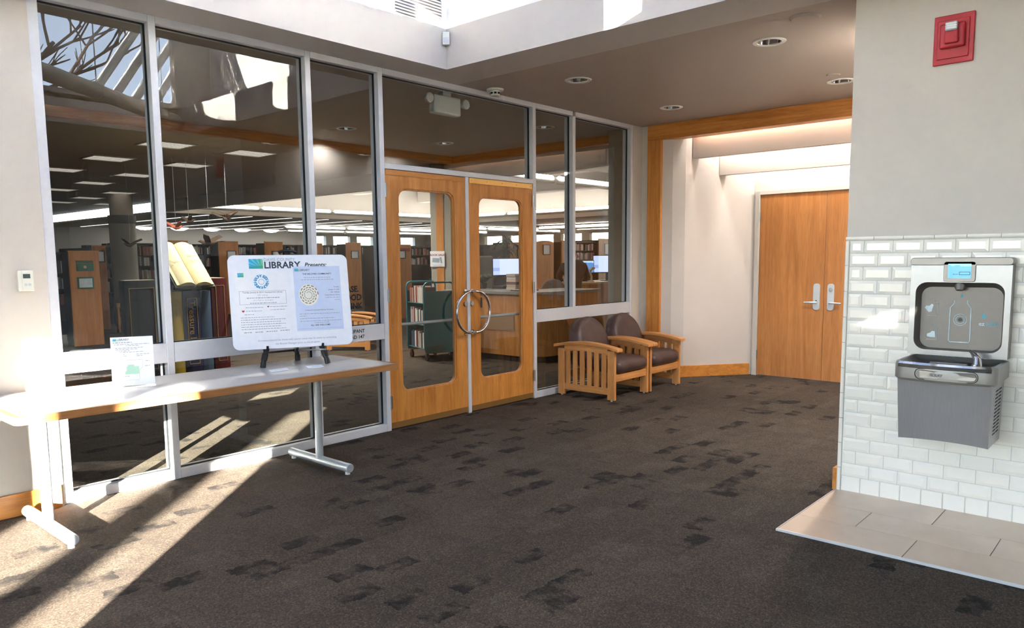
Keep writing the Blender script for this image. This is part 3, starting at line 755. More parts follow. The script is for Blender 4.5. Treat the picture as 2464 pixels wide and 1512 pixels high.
for x, y in [(cx, cy) for cx in (0.56, 1.72) for cy in (5.04, 6.93, 8.86, 10.72, 12.6)] + [(-0.6, 10.72), (-0.6, 8.86), (2.9, 12.6), (2.9, 14.4), (1.72, 14.4), (4.0, 16.2), (2.9, 16.2)]:
    t = thing('troffer_light', 'square panel light in the dark library ceiling', 'ceiling light', (x, y, 2.9), 0, 'square ceiling panel lights')
    obj('frame', MB().ring([(-0.29,-0.27,-0.012),(0.29,-0.27,-0.012),(0.29,0.27,-0.012),(-0.29,0.27,-0.012)], [(-0.265,-0.245,-0.012),(0.265,-0.245,-0.012),(0.265,0.245,-0.012),(-0.265,0.245,-0.012)], (0,0,0.0115)), M_BODY, t)
    obj('diffuser', MB().box(-0.265, 0.265, -0.245, 0.245, -0.006, -0.001), M_TROFF, t)
    if 4 < y < 6 and x > 0:
        ld = bpy.data.lights.new('troffer_lamp', 'AREA'); ld.shape = 'RECTANGLE'; ld.size = 0.5; ld.size_y = 0.46; ld.energy = 30; ld.color = (1.0, 0.95, 0.9)
        lo_ = bpy.data.objects.new('troffer_lamp', ld); link(lo_, t); lo_.location = (0, 0, -0.016)
    for k in range(5):
        obj('louvre_blade', MB().box(-0.265, 0.265, -0.2+k*0.1-0.006, -0.2+k*0.1+0.006, -0.012, -0.006), M_BODY, t)
def downlight(x, y, z, label, lit=False, group=None):
    t = thing('recessed_downlight', label, 'downlight', (x, y, z), 0, group)
    obj('trim_ring', MB().lathe([(0.082, -0.001), (0.084, -0.006), (0.110, -0.007), (0.116, -0.001)], n=28), M_WHITEP, t)
    obj('reflector', MB().lathe([(0.083, -0.002), (0.080, 0.03), (0.062, 0.085), (0.045, 0.10)], n=28), M_CHROME, t)
    obj('lamp', MB().lathe([(0.0, 0.055), (0.025, 0.06), (0.045, 0.085), (0.047, 0.101)], n=20), M_LAMPON if lit else M_STROBE, t)
    if lit and z < ZC:
        ld = bpy.data.lights.new('can_lamp', 'AREA'); ld.shape = 'DISK'; ld.size = 0.13; ld.energy = 34; ld.color = (1.0, 0.95, 0.87); ld.spread = math.radians(150)
        lo_ = bpy.data.objects.new('can_lamp', ld); link(lo_, t); lo_.location = (0, 0, -0.004)
    return t
CANS = [(1.40, -0.87, 'chrome recessed downlight above the oak doors'), (3.01, -0.84, 'chrome recessed downlight above the armchairs'), (1.405, -2.53, 'chrome recessed downlight nearest the fire alarm wall'), (3.01, -2.49, 'chrome recessed downlight partly cut off by the tiled wall corner')]
for x, y, lab in CANS: downlight(x, y, ZC, lab)
for x, y in CAN_FILL:
    t = downlight(x, y, ZC, 'added unseen downlight behind the tiled wall, brightening the passage', True, 'added passage downlights')
    ld = bpy.data.lights.new('added_fill_lamp', 'AREA'); ld.shape = 'DISK'; ld.size = 0.13; ld.energy = 25; ld.color = (1.0, 0.98, 0.95); ld.spread = math.radians(150)  # added fill light for the doors, chairs and soffit
    lo_ = bpy.data.objects.new('added_fill_lamp', ld); link(lo_, t); lo_.location = (0, 0, -0.004)
for x, y, l in CANS_LIB: downlight(x, y, 2.9, 'lit recessed downlight in the library ceiling' if l else 'unlit recessed downlight in the library ceiling near the screen', bool(l), 'lit library downlights' if l else 'unlit library downlights')
t = thing('smoke_detector', 'round white smoke detector on the soffit above the doors', 'smoke detector', (1.17, -0.125, ZC))
obj('base', MB().lathe([(0.0,-0.018),(0.072,-0.018),(0.078,-0.001)], n=28), M_BEIGEP, t)
hd = obj('head', MB().lathe([(0.0,-0.062),(0.036,-0.060),(0.042,-0.05),(0.044,-0.018)], n=28), M_BEIGEP, t)
for k in range(8):
    a = 2*PI*k/8; obj('vent_slot', MB().box(0.0425, 0.0445, -0.011, 0.011, -0.046, -0.030, Matrix.Rotation(a, 4, 'Z')), M_DARK, hd)
t = thing('sprinkler_cover', 'pale round cover plate on the soffit beside the tiled wall', 'cover plate', (1.03, -2.92, ZC))
obj('plate', MB().lathe([(0.0,-0.016),(0.085,-0.014),(0.095,-0.001)], n=28), M_SOFFIT, t)
t = thing('sprinkler_cover', 'small flat cover plate on the soffit near the corner downlight', 'cover plate', (2.73, -2.52, ZC))
obj('plate', MB().lathe([(0.0,-0.009),(0.05,-0.008),(0.056,-0.001)], n=24), M_SOFFIT, t)

# emergency light inside the library above the doors
t = thing('emergency_light', 'white emergency light with two lamp heads above the doors', 'emergency light', (0.94, 0.28, 2.79))
obj('housing', MB().box(-0.165, 0.165, -0.045, 0.045, -0.09, 0.075), M_WHITEP, t, bevel=0.02, seg=3)
for s in (-1, 1):
    obj('arm', MB().tube([(s*0.165, 0, 0.03), (s*0.205, -0.01, 0.03)], 0.014, 8), M_WHITEP, t)
    obj('lamp_head', MB().lathe([(0.0,-0.03),(0.028,-0.03),(0.045,0.015),(0.042,0.03),(0.0,0.03)], (s*0.225, -0.02, 0.03), 18, Matrix.Rotation(PI/2, 3, 'X')), M_WHITEP, t)
obj('bracket', MB().box(-0.05, 0.05, -0.03, 0.03, 0.075, 0.11), M_WHITEP, t)

# louvre, motion sensor, thermostat
lv = thing('wall_louvre', 'white slatted air louvre on the upper wall near the corner', 'louvre', (0, WY1+sb, 0))
obj('frame', MB().ring([(0.20,-0.012,3.30),(0.765,-0.012,3.30),(0.765,-0.012,4.0),(0.20,-0.012,4.0)], [(0.225,-0.012,3.325),(0.74,-0.012,3.325),(0.74,-0.012,3.975),(0.225,-0.012,3.975)], (0,0.012,0)), M_FRAME, lv)
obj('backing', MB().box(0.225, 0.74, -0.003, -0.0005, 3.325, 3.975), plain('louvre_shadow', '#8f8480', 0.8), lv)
for k in range(26):
    z = 3.335+k*0.0245
    obj('slat', MB().prism([(0.225, -0.004, z+0.014), (0.225, -0.012, z), (0.225, -0.012, z+0.004), (0.225, -0.004, z+0.018)], (0.515, 0, 0)), M_FRAME, lv)
ms = thing('motion_sensor', 'small white motion sensor on the fascia corner', 'motion sensor', (WX1, WY1, 3.135), math.radians(-45))
obj('housing', MB().box(-0.028, 0.028, -0.052, -0.012, -0.052, 0.045), M_WHITEP, ms, bevel=0.006)
obj('lens', MB().prism([(-0.022,-0.052,-0.04),(0.022,-0.052,-0.04),(0.022,-0.052,0.0),(-0.022,-0.052,0.0)], (0,-0.004,0)), plain('sensor_lens', '#cfd0da', 0.3), ms, bevel=0.003)
obj('bracket', MB().box(-0.018, 0.018, -0.014, 0.03, -0.03, 0.03), M_WHITEP, ms)
th = thing('thermostat', 'ivory wall thermostat left of the glazed screen', 'thermostat', (-2.569, -0.012, 1.312))
obj('housing', MB().box(-0.038, 0.038, -0.026, 0, -0.058, 0.058), M_BEIGEP, th, bevel=0.004)
obj('display', MB().box(-0.014, 0.021, -0.0272, -0.026, 0.013, 0.037), plain('thermostat_display', '#4b5a55', 0.2), th)
for x in (-0.003, 0.016): obj('button', MB().cyl((x, -0.0258, -0.022), 0.008, -0.003, 14, 'y'), plain('grey_button_%d' % (x*1000), '#c3c9cc', 0.4), th)
obj('door_seam', MB().box(-0.020, -0.019, -0.0263, -0.0258, -0.055, 0.055), plain('seam_grey', '#b9bab0', 0.5), th)

M_PENDSUN = emit('pendant_sun_glow', (1.0, 0.95, 0.9, 1), 5.0)  # glow put into the upper ribs as sunlight on the tube
# tube pendant across the light well (seen mirrored in the glass)
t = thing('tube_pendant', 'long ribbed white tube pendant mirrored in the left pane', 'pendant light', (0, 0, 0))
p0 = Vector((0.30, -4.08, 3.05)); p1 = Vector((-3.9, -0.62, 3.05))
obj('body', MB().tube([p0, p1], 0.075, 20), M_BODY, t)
dd = (p1-p0).normalized(); ndd = Vector((-dd.y, dd.x, 0))
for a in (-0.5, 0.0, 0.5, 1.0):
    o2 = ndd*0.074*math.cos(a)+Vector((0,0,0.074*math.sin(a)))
    obj('rib', MB().tube([p0+o2, p1+o2], 0.009, 6), M_PENDSUN if a > -0.2 else M_BODY, t)
for q in (0.3, 1.6, 2.9, 4.2):
    c = p0+dd*q; obj('collar', MB().tube([c-dd*0.02, c+dd*0.02], 0.084, 20), M_BODY, t)
    obj('hanger', MB().tube([c, c+Vector((0,0,ZR-3.05))], 0.006, 6), M_STEELD, t)

# fire alarm strobe on the right wall
fa = thing('fire_alarm_strobe', 'red fire alarm strobe high on the pale wall', 'fire alarm', (TX+0.012, -3.834, 2.53))
obj('back_plate', MB().box(-0.012, 0, -0.094, 0.094, -0.125, 0.125), M_RED, fa, bevel=0.004)
obj('raised_frame', MB().box(-0.018, -0.012, -0.072, 0.076, -0.098, 0.098), M_RED, fa, bevel=0.004)
hs = obj('housing', MB().box(-0.045, -0.018, -0.055, 0.060, -0.048, 0.075), M_RED, fa, bevel=0.008)
obj('horn', MB().box(-0.062, -0.045, -0.030, 0.034, -0.030, 0.036), M_RED, hs, bevel=0.006)
obj('strobe_lens', MB().box(-0.075, -0.045, -0.026, 0.030, 0.030, 0.076), M_STROBE, fa, bevel=0.006)
for k in range(3): obj('lens_rib', MB().box(-0.0765, -0.075, -0.024, 0.028, 0.037+k*0.013, 0.042+k*0.013), M_WHITEP, fa)

# ================================================================== LOBBY FURNITURE
# ---- folding table
TZ = 0.70
tb = thing('folding_table', 'long grey laminate table with wood edge against the screen', 'table', (0,0,0))
TX0, TX1, TYF, TYB = -2.885, -0.585, -0.835, -0.062
obj('top', MB().box(TX0+0.03, TX1-0.03, TYF+0.03, TYB-0.004, TZ-0.036, TZ), M_LAM, tb)
def edge_loop(off):
    return [(u, v) for u, v in rrect(TX0+off, TX1-off, TYF+off, TYB-off*0.15, 0.03, 5)]
lo = rrect(TX0, TX1, TYF, TYB, 0.04, 6); li = rrect(TX0+0.03, TX1-0.03, TYF+0.03, TYB-0.004, 0.002, 6)
obj('edge_band', MB().ring([(u, v, TZ-0.040) for u, v in lo], [(u, v, TZ-0.040) for u, v in li], (0, 0, 0.040)), wood('table_edge', '#b98352', '#94602f', 'x', 0.4), tb, bevel=0.014, seg=3)
for x in (-2.67, -1.005):
    lg = obj('leg', MB().tube([(x, -0.45, 0.06), (x, -0.45, TZ-0.05)], 0.027, 16), M_GREYMET, tb)
    obj('foot', MB().tube([(x, -0.795, 0.045), (x, -0.10, 0.045)], 0.030, 16), M_GREYMET, lg, bevel=0.004)
    for y in (-0.765, -0.13): obj('glide', MB().cyl((x, y, 0.0), 0.016, 0.02, 12), M_WHITEP, lg)
    obj('mounting_plate', MB().box(x-0.05, x+0.05, -0.72, -0.16, TZ-0.052, TZ-0.040), M_GREYMET, lg)
obj('apron_rail', MB().box(-2.64, -1.03, -0.462, -0.438, TZ-0.075, TZ-0.045), M_GREYMET, tb)

# ---- display board on a table easel
def framed(root, yaw, tilt):
    root.rotation_euler = (Matrix.Rotation(yaw, 3, 'Z') @ Matrix.Rotation(-tilt, 3, 'X')).to_euler(); return root
bd = framed(thing('display_board', 'white rounded board announcing library programs on the table easel', 'display board', (-1.10, -0.354, 0.824)), math.radians(-22.7), math.radians(10.9))
obj('panel', MB().prism([(u, -0.005, v) for u, v in rrect(-0.395, 0.395, 0, 0.633, 0.045, 8)], (0, 0.010, 0)), M_BOARD, bd, bevel=0.002)
def bpage(x, z, d=0.0054): return page(x, -d, z, (1,0,0), (0,0,1))
def logo_mat():
    t = NT('sunburst_logo'); tc = t.n('TexCoord'); s = t.n('SeparateXYZ', {0: tc.outputs['Generated']})
    dx = t.math('SUBTRACT', s.outputs[0], 0.85); dz = t.math('SUBTRACT', s.outputs[2], 0.05)
    ang = t.math('ARCTAN2', dz, dx); ray = t.math('SINE', t.math('MULTIPLY', ang, 18.0))
    base = t.ramp(s.outputs[0], [(0.0, hexc('#2fb4e6')), (0.55, hexc('#39b3c9')), (1.0, hexc('#4fbf5a'))])
    c = t.mix(t.math('MULTIPLY', t.math('GREATER_THAN', ray, 0.55), 0.45), base, hexc('#a9e0f0'))
    c = t.mix(t.math('MULTIPLY', t.math('LESS_THAN', dz, 0.25), 0.5), c, hexc('#1f8a6a'))
    t.p(color=c, rough=0.6); return t.m
M_LOGO = logo_mat()
def plate(parent, name, x0, x1, z0, z1, mat, y=-0.0054, th=0.0006):
    return obj(name, MB().box(x0, x1, y-th, y, z0, z1), mat, parent)
plate(bd, 'logo', -0.262, -0.172, 0.541, 0.607, M_LOGO)
text('DAVIS COUNTY', 0.0285, M_INKG, bd, bpage(-0.166, 0.592))
text('LIBRARY', 0.0630, M_INK, bd, bpage(-0.166, 0.543), bold=0.0016)
text('Presents:', 0.0400, M_INK, bd, bpage(0.100, 0.550), bold=0.0009, shear=0.25)
text('Accommodations for those with special needs may be made by contacting', 0.0172, M_INKG, bd, bpage(0.022, 0.052), align='CENTER')
text('the Branch Manager prior to the program.', 0.0172, M_INKG, bd, bpage(0.022, 0.026), align='CENTER')
def dashes(parent, rows, mat, y):
    """rows of faint unreadable print: list of (x0, x1, z, h)"""
    mb = MB(); rnd = random.Random(len(rows)*13+1)
    for x0, x1, z, h in rows:
        x = x0
        while x < x1:
            w = min(rnd.uniform(0.006, 0.020), x1-x)
            mb.add([(x, y, z), (x+w, y, z), (x+w, y, z+h), (x, y, z+h)], [(0,1,2,3)]); x += w+0.004
    o = obj('fine_print', mb, mat, parent); o['kind'] = 'stuff'; return o
f1 = plate(bd, 'flyer', -0.356, -0.018, 0.098, 0.524, M_WHITEPAPER, -0.0056, 0.0012); f1['label'] = 'white flyer with a ring of blue lettering'
plate(f1, 'flyer_logo', -0.338, -0.300, 0.485, 0.513, M_LOGO, -0.0069)
def ring_text(body, r, cx, cz, size, mat, parent, a0, sweep, y):
    n = len(body)
    for i, ch in enumerate(body):
        if ch == ' ': continue
        a = a0 - sweep*i/n
        u = Vector((math.sin(a), 0, -math.cos(a))); v = Vector((math.cos(a), 0, math.sin(a)))
        text(ch, size, mat, parent, page(cx+r*math.cos(a), y, cz+r*math.sin(a), u, v), name='ring_letter', align='CENTER', bold=0.0007)
ring_text('HEALTHY BODY HEALTHY MIND ', 0.030, -0.190, 0.452, 0.027, M_INKBLUE, f1, math.radians(175), 2*PI, -0.0071)
obj('ring_emblem', MB().tube([(-0.190+0.018*math.cos(2*PI*k/20), -0.0069, 0.452+0.018*math.sin(2*PI*k/20)) for k in range(20)], 0.0012, 6, closed=True), M_INKBLUE, f1)
obj('border', MB().ring([(-0.335,-0.0070,0.300),(-0.035,-0.0070,0.300),(-0.035,-0.0070,0.392),(-0.335,-0.0070,0.392)], [(-0.333,-0.0070,0.302),(-0.037,-0.0070,0.302),(-0.037,-0.0070,0.390),(-0.333,-0.0070,0.390)], (0,0.0004,0)), M_INKG, f1)
text('Tuesday January 8, 2019, Headquarters Library', 0.0135, M_INK, f1, bpage(-0.186, 0.377, 0.0069), align='CENTER')
text('7:00 - 8:30 pm', 0.0115, M_INKG, f1, bpage(-0.186, 0.358, 0.0069), align='CENTER')
text('133 S. Main St., Farmington', 0.0120, M_INKG, f1, bpage(-0.186, 0.324, 0.0069), align='CENTER')
dashes(f1, [(-0.29, -0.08, 0.341, 0.006), (-0.27, -0.10, 0.307, 0.005), (-0.30, -0.19, 0.278, 0.004), (-0.145, -0.03, 0.281, 0.004), (-0.30, -0.20, 0.255, 0.004), (-0.145, -0.05, 0.260, 0.004), (-0.31, -0.25, 0.232, 0.004), (-0.335, -0.12, 0.212, 0.0035)] +
       [(-0.335, -0.05-0.03*(k % 2), 0.196-k*0.0155, 0.0045) for k in range(5)] + [(-0.32, -0.27, 0.112, 0.006), (-0.25, -0.20, 0.112, 0.006), (-0.18, -0.11, 0.114, 0.006), (-0.09, -0.03, 0.117, 0.006)], M_INKG, -0.0070)
def heart(parent, x, z, s, mat, y=-0.0070):
    pts = []
    for k in range(24):
        a = 2*PI*k/24; pts.append((x+s*0.06*16*math.sin(a)**3, y, z+s*0.06*(13*math.cos(a)-5*math.cos(2*a)-2*math.cos(3*a)-math.cos(4*a))))
    obj('heart_mark', MB().prism(pts[::-1], (0, 0.0003, 0)), mat, parent)
heart(f1, -0.317, 0.257, 0.009, M_INKRED); heart(f1, -0.157, 0.284, 0.007, M_INKRED)
f2 = plate(bd, 'flyer', 0.022, 0.338, 0.110, 0.552, M_BLUEPAPER, -0.0056, 0.0012); f2['label'] = 'pale blue flyer with a spiral of lettering'
plate(f2, 'flyer_logo', 0.030, 0.056, 0.519, 0.538, M_LOGO, -0.0069)
text('LIBRARY', 0.020, M_INK, f2, bpage(0.058, 0.520, 0.0070))
text('THE BELOVED COMMUNITY', 0.0155, M_INK, f2, bpage(0.180, 0.494, 0.0070), align='CENTER', bold=0.0002)
text('ALL ARE WELCOME', 0.0150, M_INK, f2, bpage(0.180, 0.140, 0.0070), align='CENTER', bold=0.0002)
text('A National Community-Mountain Workshop', 0.0105, M_INK, f2, bpage(0.180, 0.246, 0.0070), align='CENTER')
obj('round_picture', MB().prism([(0.115+0.066*math.cos(2*PI*k/40), -0.0069, 0.355+0.075*math.sin(2*PI*k/40)) for k in range(40)][::-1], (0, 0.0002, 0)), plain('cream_disc', '#efece2', 0.7), f2)
sp = []
for k in range(140):
    a = k*0.155; r = 0.066-0.048*k/140
    sp.append((a, r))
mbs = MB()
for i in range(0, 138, 1):
    if i % 3 == 2: continue
    a, r = sp[i]; b, q = sp[i+1]
    w = 0.006*(1-0.4*i/140)
    mbs.add([(0.115+(r-w)*math.cos(a), -0.0072, 0.355+(r-w)*1.1*math.sin(a)), (0.115+r*math.cos(a), -0.0072, 0.355+r*1.1*math.sin(a)), (0.115+q*math.cos(b), -0.0072, 0.355+q*1.1*math.sin(b)), (0.115+(q-w)*math.cos(b), -0.0072, 0.355+(q-w)*1.1*math.sin(b))], [(0,1,2,3)])
o = obj('spiral_lettering', mbs, M_TAUPELINE, f2); o['kind'] = 'stuff'
text('Tuesday,', 0.0110, M_INK, f2, bpage(0.326, 0.403, 0.0070), align='RIGHT')
text('January 15, 2019', 0.0110, M_INK, f2, bpage(0.326, 0.384, 0.0070), align='RIGHT')
text('7:00 - 8:00 pm', 0.0110, M_INK, f2, bpage(0.326, 0.366, 0.0070), align='RIGHT')
text('Central Branch Library', 0.0110, M_INK, f2, bpage(0.326, 0.347, 0.0070), align='RIGHT')
dashes(f2, [(0.09, 0.27, 0.472, 0.005), (0.07, 0.29, 0.457, 0.005), (0.225, 0.326, 0.331, 0.0045), (0.29, 0.326, 0.315, 0.0045), (0.045, 0.315, 0.222, 0.005), (0.045, 0.09, 0.207, 0.005), (0.045, 0.28, 0.190, 0.005), (0.045, 0.325, 0.172, 0.005), (0.14, 0.24, 0.160, 0.005)], M_INKG, -0.0071)
plate(f2, 'rule', 0.03, 0.33, 0.122, 0.1235, M_INKG, -0.0069)

es = thing('table_easel', 'small black telescoping easel carrying the white board', 'easel', (0, 0, 0))
yw = math.radians(-22.7)
def epos(x, y, z): return Vector((-1.10+x*math.cos(yw)-y*math.sin(yw), -0.354+x*math.sin(yw)+y*math.cos(yw), z))
apex = epos(0.0, 0.195, 1.47)
for s in (-1, 1):
    foot = epos(s*0.215, 0.0, TZ+0.012); knee = foot.lerp(apex, 0.17)
    lg = obj('leg', MB().tube([foot, knee], 0.016, 10), M_BLACKP, es)
    obj('upper_leg', MB().tube([knee, apex], 0.010, 8), M_BLACKP, lg)
    obj('foot_cap', MB().tube([foot-Vector((0,0,0.011)), foot+(knee-foot)*0.18], [0.019, 0.017], 10), M_BLACKP, lg)
    d_ = (apex-foot).normalized(); c = foot.lerp(apex, 0.075)
    obj('clamp', MB().tube([c-d_*0.022, c+d_*0.022], 0.021, 8), M_BLACKP, lg)
    k = foot.lerp(apex, 0.155)
    hk = obj('support_hook', MB().tube([k-d_*0.02, k+d_*0.02], 0.021, 8), M_BLACKP, lg)
    f_ = epos(0, -1, 0)-epos(0, 0, 0)
    obj('hook_arm', MB().tube([k, k+f_*0.048+Vector((0,0,-0.006)), k+f_*0.052+Vector((0,0,0.016))], 0.008, 8), M_BLACKP, hk)
rf = epos(0.06, 0.275, TZ+0.012); rk = rf.lerp(apex, 0.2)
lg = obj('rear_leg', MB().tube([rf, rk], 0.016, 10), M_BLACKP, es)
obj('upper_leg', MB().tube([rk, apex], 0.010, 8), M_BLACKP, lg); obj('foot_cap', MB().tube([rf-Vector((0,0,0.011)), rf+Vector((0,0,0.03))], 0.019, 10), M_BLACKP, lg)
ka = epos(-0.205, -0.005, 0.80); kb = epos(0.205, -0.005, 0.80); kc = epos(0.04, 0.235, 0.80)
hub = epos(0.02, 0.09, 0.795)
for q in (ka, kb, kc): obj('brace', MB().tube([q, hub], 0.006, 8), M_STEELD if q is kb else M_BLACKP, es)
obj('hub', MB().cyl(hub-Vector((0,0,0.012)), 0.018, 0.024, 12), M_BLACKP, es)
obj('top_clip', MB().tube([apex+Vector((0,0,-0.03)), apex+Vector((0,0,0.004))], 0.026, 12), M_BLACKP, es)
obj('top_handle', MB().tube([epos(-0.06, 0.165, 1.462), epos(-0.03, 0.16, 1.474), epos(0.03, 0.16, 1.474), epos(0.06, 0.165, 1.462)], 0.010, 8), M_BLACKP, es)

# ---- acrylic sign holder
ac = framed(thing('acrylic_sign_holder', 'clear acrylic holder with a white library notice and map', 'sign holder', (-2.18, -0.409, TZ+0.001)), math.radians(-23.5), math.radians(8.6))
obj('sheet', MB().box(-0.111, 0.111, -0.003, 0.003, 0.004, 0.303), M_ACRYL, ac)
obj('base', MB().box(-0.111, 0.111, 0.0, 0.075, 0.0, 0.003, Matrix.Rotation(math.radians(8.6), 4, 'X')), M_ACRYL, ac)
nt = obj('notice', MB().box(-0.108, 0.108, -0.0046, -0.0036, 0.014, 0.290), M_WHITEPAPER, ac)
plate(nt, 'notice_logo', -0.096, -0.078, 0.268, 0.280, M_LOGO, -0.0047)
text('LIBRARY', 0.0165, M_INK, nt, page(-0.076, -0.0049, 0.269, (1,0,0), (0,0,1)))
dashes(nt, [(-0.096, 0.0, 0.256, 0.005), (-0.09, 0.09, 0.246, 0.003), (-0.03, 0.04, 0.238, 0.003), (-0.085, 0.055, 0.226, 0.003), (-0.085, 0.03, 0.218, 0.003), (-0.085, -0.01, 0.210, 0.003), (-0.085, 0.06, 0.202, 0.003), (-0.08, -0.04, 0.190, 0.003), (0.02, 0.085, 0.188, 0.003), (-0.08, -0.03, 0.180, 0.003), (0.02, 0.05, 0.179, 0.003), (0.065, 0.085, 0.148, 0.003), (0.06, 0.085, 0.120, 0.003), (-0.045, -0.02, 0.066, 0.003)], M_INKG, -0.0048)
mp = [(-0.058, 0.045), (0.03, 0.045), (0.03, 0.095), (0.05, 0.118), (0.05, 0.158), (-0.058, 0.158)]
obj('map_outline', MB().tube([(x, -0.0050, z) for x, z in mp], 0.0006, 5, closed=True), M_INKG, nt)
obj('map_area', MB().prism([(x, -0.0050, z) for x, z in [(-0.056, 0.078), (0.03, 0.078), (0.03, 0.122), (0.005, 0.122), (0.005, 0.131), (-0.025, 0.131), (-0.025, 0.122), (-0.032, 0.12), (-0.032, 0.095), (-0.056, 0.095)]], (0, 0.0003, 0)), M_INKGREEN, nt)

# ---- cards lying on the table
def card(pts, label, cid):
    mb = MB().prism([(x, y, TZ+0.0006) for x, y in pts], (0, 0, 0.0035))
    o = tag(obj('paper_card', mb, M_WHITEPAPER), label, 'card'); 
    c = Vector((sum(p[0] for p in pts)/4, sum(p[1] for p in pts)/4)); rr = MB()
    for k in (0.35, 0.6):
        a = Vector(pts[3]).lerp(Vector(pts[0]), k); b = Vector(pts[2]).lerp(Vector(pts[1]), k)
        p = a.lerp(b, 0.3); q = a.lerp(b, 0.75); n_ = Vector((-(q-p).y, (q-p).x)).normalized()*0.004
        rr.add([(p.x, p.y, TZ+0.0044), (q.x, q.y, TZ+0.0044), (q.x+n_.x, q.y+n_.y, TZ+0.0044), (p.x+n_.x, p.y+n_.y, TZ+0.0044)], [(0,1,2,3)])
    pr = obj('fine_print', rr, M_INKG, o); pr['kind'] = 'stuff'; return o
card([(-1.385, -0.515), (-1.245, -0.50), (-1.205, -0.405), (-1.345, -0.42)], 'folded white card on the table by the near easel foot', 0)
card([(-1.13, -0.545), (-1.02, -0.565), (-0.975, -0.465), (-1.085, -0.445)], 'small white card on the table nearer the right table end', 1)

# ---- lobby armchairs
def armchair(label, loc, rz=0, name='armchair', group='brown vinyl armchairs'):
    t = thing(name, label, 'armchair', loc, rz, group)
    Wd = 0.315            # half width to the outer face of the side panels
    for s in (-1, 1):
        xo, xi = s*Wd, s*(Wd-0.032)
        x0, x1 = min(xo, xi), max(xo, xi)
        sp_ = obj('front_post', MB().box(x0, x1, -0.36, -0.275, 0.012, 0.498), M_CHAIRW, t, bevel=0.003)
        obj('glide', MB().cyl(((x0+x1)/2, -0.318, 0.0), 0.012, 0.014, 10), M_WHITEP, sp_)
        sb_ = obj('back_post', MB().box(x0, x1, 0.255, 0.335, 0.012, 0.487), M_CHAIRW, t, bevel=0.003)
        obj('glide', MB().cyl(((x0+x1)/2, 0.295, 0.0), 0.012, 0.014, 10), M_WHITEP, sb_)
        obj('lower_rail', MB().box(x0+0.003, x1-0.003, -0.275, 0.255, 0.062, 0.128), M_CHAIRY, t, bevel=0.002)
        # arched top rail and arm board
        def arch(y): return 0.512+0.040*(1-((y+0.03)/0.39)**2)-0.012*(y < 0)*(-y/0.39)
        ys = [-0.275+0.53*k/10 for k in range(11)]
        mb = MB(); lo_ = [(x0+0.003, y, arch(y)-0.075) for y in ys]; hi_ = [(x0+0.003, y, arch(y)-0.012) for y in ys]
        mb.prism(lo_+hi_[::-1], (x1-x0-0.006, 0, 0)); obj('upper_rail', mb, M_CHAIRY, t)
        ys = [-0.405+0.79*k/16 for k in range(17)]
        ax0, ax1 = (s*Wd - s*0.075, s*Wd + s*0.014); ax0, ax1 = min(ax0, ax1), max(ax0, ax1)
        mb = MB(); lo_ = [(ax0, y, arch(y)-0.012) for y in ys]; hi_ = [(ax0, y, arch(y)+0.018) for y in ys]
        mb.prism(lo_+hi_[::-1], (ax1-ax0, 0, 0)); obj('armrest', mb, M_CHAIRY, t, bevel=0.005)
        for k in range(6):
            y = -0.275 + 0.53*(k+0.5)/6 + 0.004
            obj('slat', MB().box(x0+0.008, x1-0.008, y-0.028, y+0.028, 0.125, arch(y)-0.070), M_CHAIRW, t, bevel=0.002, seg=1)
    obj('front_rail', MB().box(-Wd+0.032, Wd-0.032, -0.345, -0.320, 0.190, 0.262), M_CHAIRX, t, bevel=0.002)
    obj('back_rail', MB().box(-Wd+0.032, Wd-0.032, 0.225, 0.25, 0.190, 0.262), M_CHAIRX, t, bevel=0.002)
    # seat cushion: rounded, front edge overhanging
    mb = MB(); pr = []
    prof = [(0.20, 0.285), (-0.30, 0.262), (-0.352, 0.268), (-0.385, 0.300), (-0.390, 0.345), (-0.362, 0.390), (-0.310, 0.412), (-0.20, 0.418), (0.0, 0.405), (0.20, 0.392)]
    n = 11; vs = []; w = Wd-0.036
    for i in range(n):
        u = -1+2*i/(n-1); q = 1-abs(u)**6*0.12
        cy, cz = -0.1, 0.335
        vs += [(u*w, cy+(y-cy)*(1-abs(u)**8*0.05), cz+(z-cz)*q) for y, z in prof]
    m = len(prof); fs = []
    for i in range(n-1):
        for j in range(m): fs.append((i*m+j, i*m+(j+1) % m, (i+1)*m+(j+1) % m, (i+1)*m+j))
    fs += [tuple(range(m))[::-1], tuple((n-1)*m+j for j in range(m))]
    mb.add(vs, fs, True); obj('seat_cushion', mb, M_VINYL, t, sharp=80, sub=1)
    # domed back cushion, tilted
    mb = MB(); hw = 0.272
    def outline(sc):
        pts = [(-hw*0.93*sc, 0.0), ]
        pts = []
        for k in range(29):
            a = PI*k/28
            pts.append((hw*sc*math.cos(a)*(1.0 if math.sin(a) > 0 else 1), 0.20+ (0.265*sc)*math.sin(a)**0.9))
        return [(hw*sc, 0.0+0.03*(1-sc)*5)] + pts + [(-hw*sc, 0.0+0.03*(1-sc)*5)]
    layers = [(0.70, -0.078), (0.90, -0.070), (0.98, -0.048), (1.0, 0.0), (0.97, 0.05), (0.80, 0.066)]
    Mt = Matrix.Translation((0, 0.10, 0.345)) @ Matrix.Rotation(math.radians(-19), 4, 'X')
    vs = []; m = None
    for sc_, yy in layers:
        o_ = outline(sc_); m = len(o_)
        vs += [Mt @ Vector((x, yy, z)) for x, z in o_]
    fs = []
    for i in range(len(layers)-1):
        for j in range(m): fs.append((i*m+j, i*m+(j+1) % m, (i+1)*m+(j+1) % m, (i+1)*m+j))
    fs += [tuple(range(m)), tuple((len(layers)-1)*m+j for j in range(m))[::-1]]
    mb.add(vs, fs, True); obj('back_cushion', mb, M_VINYL, t, sharp=80)
    return t
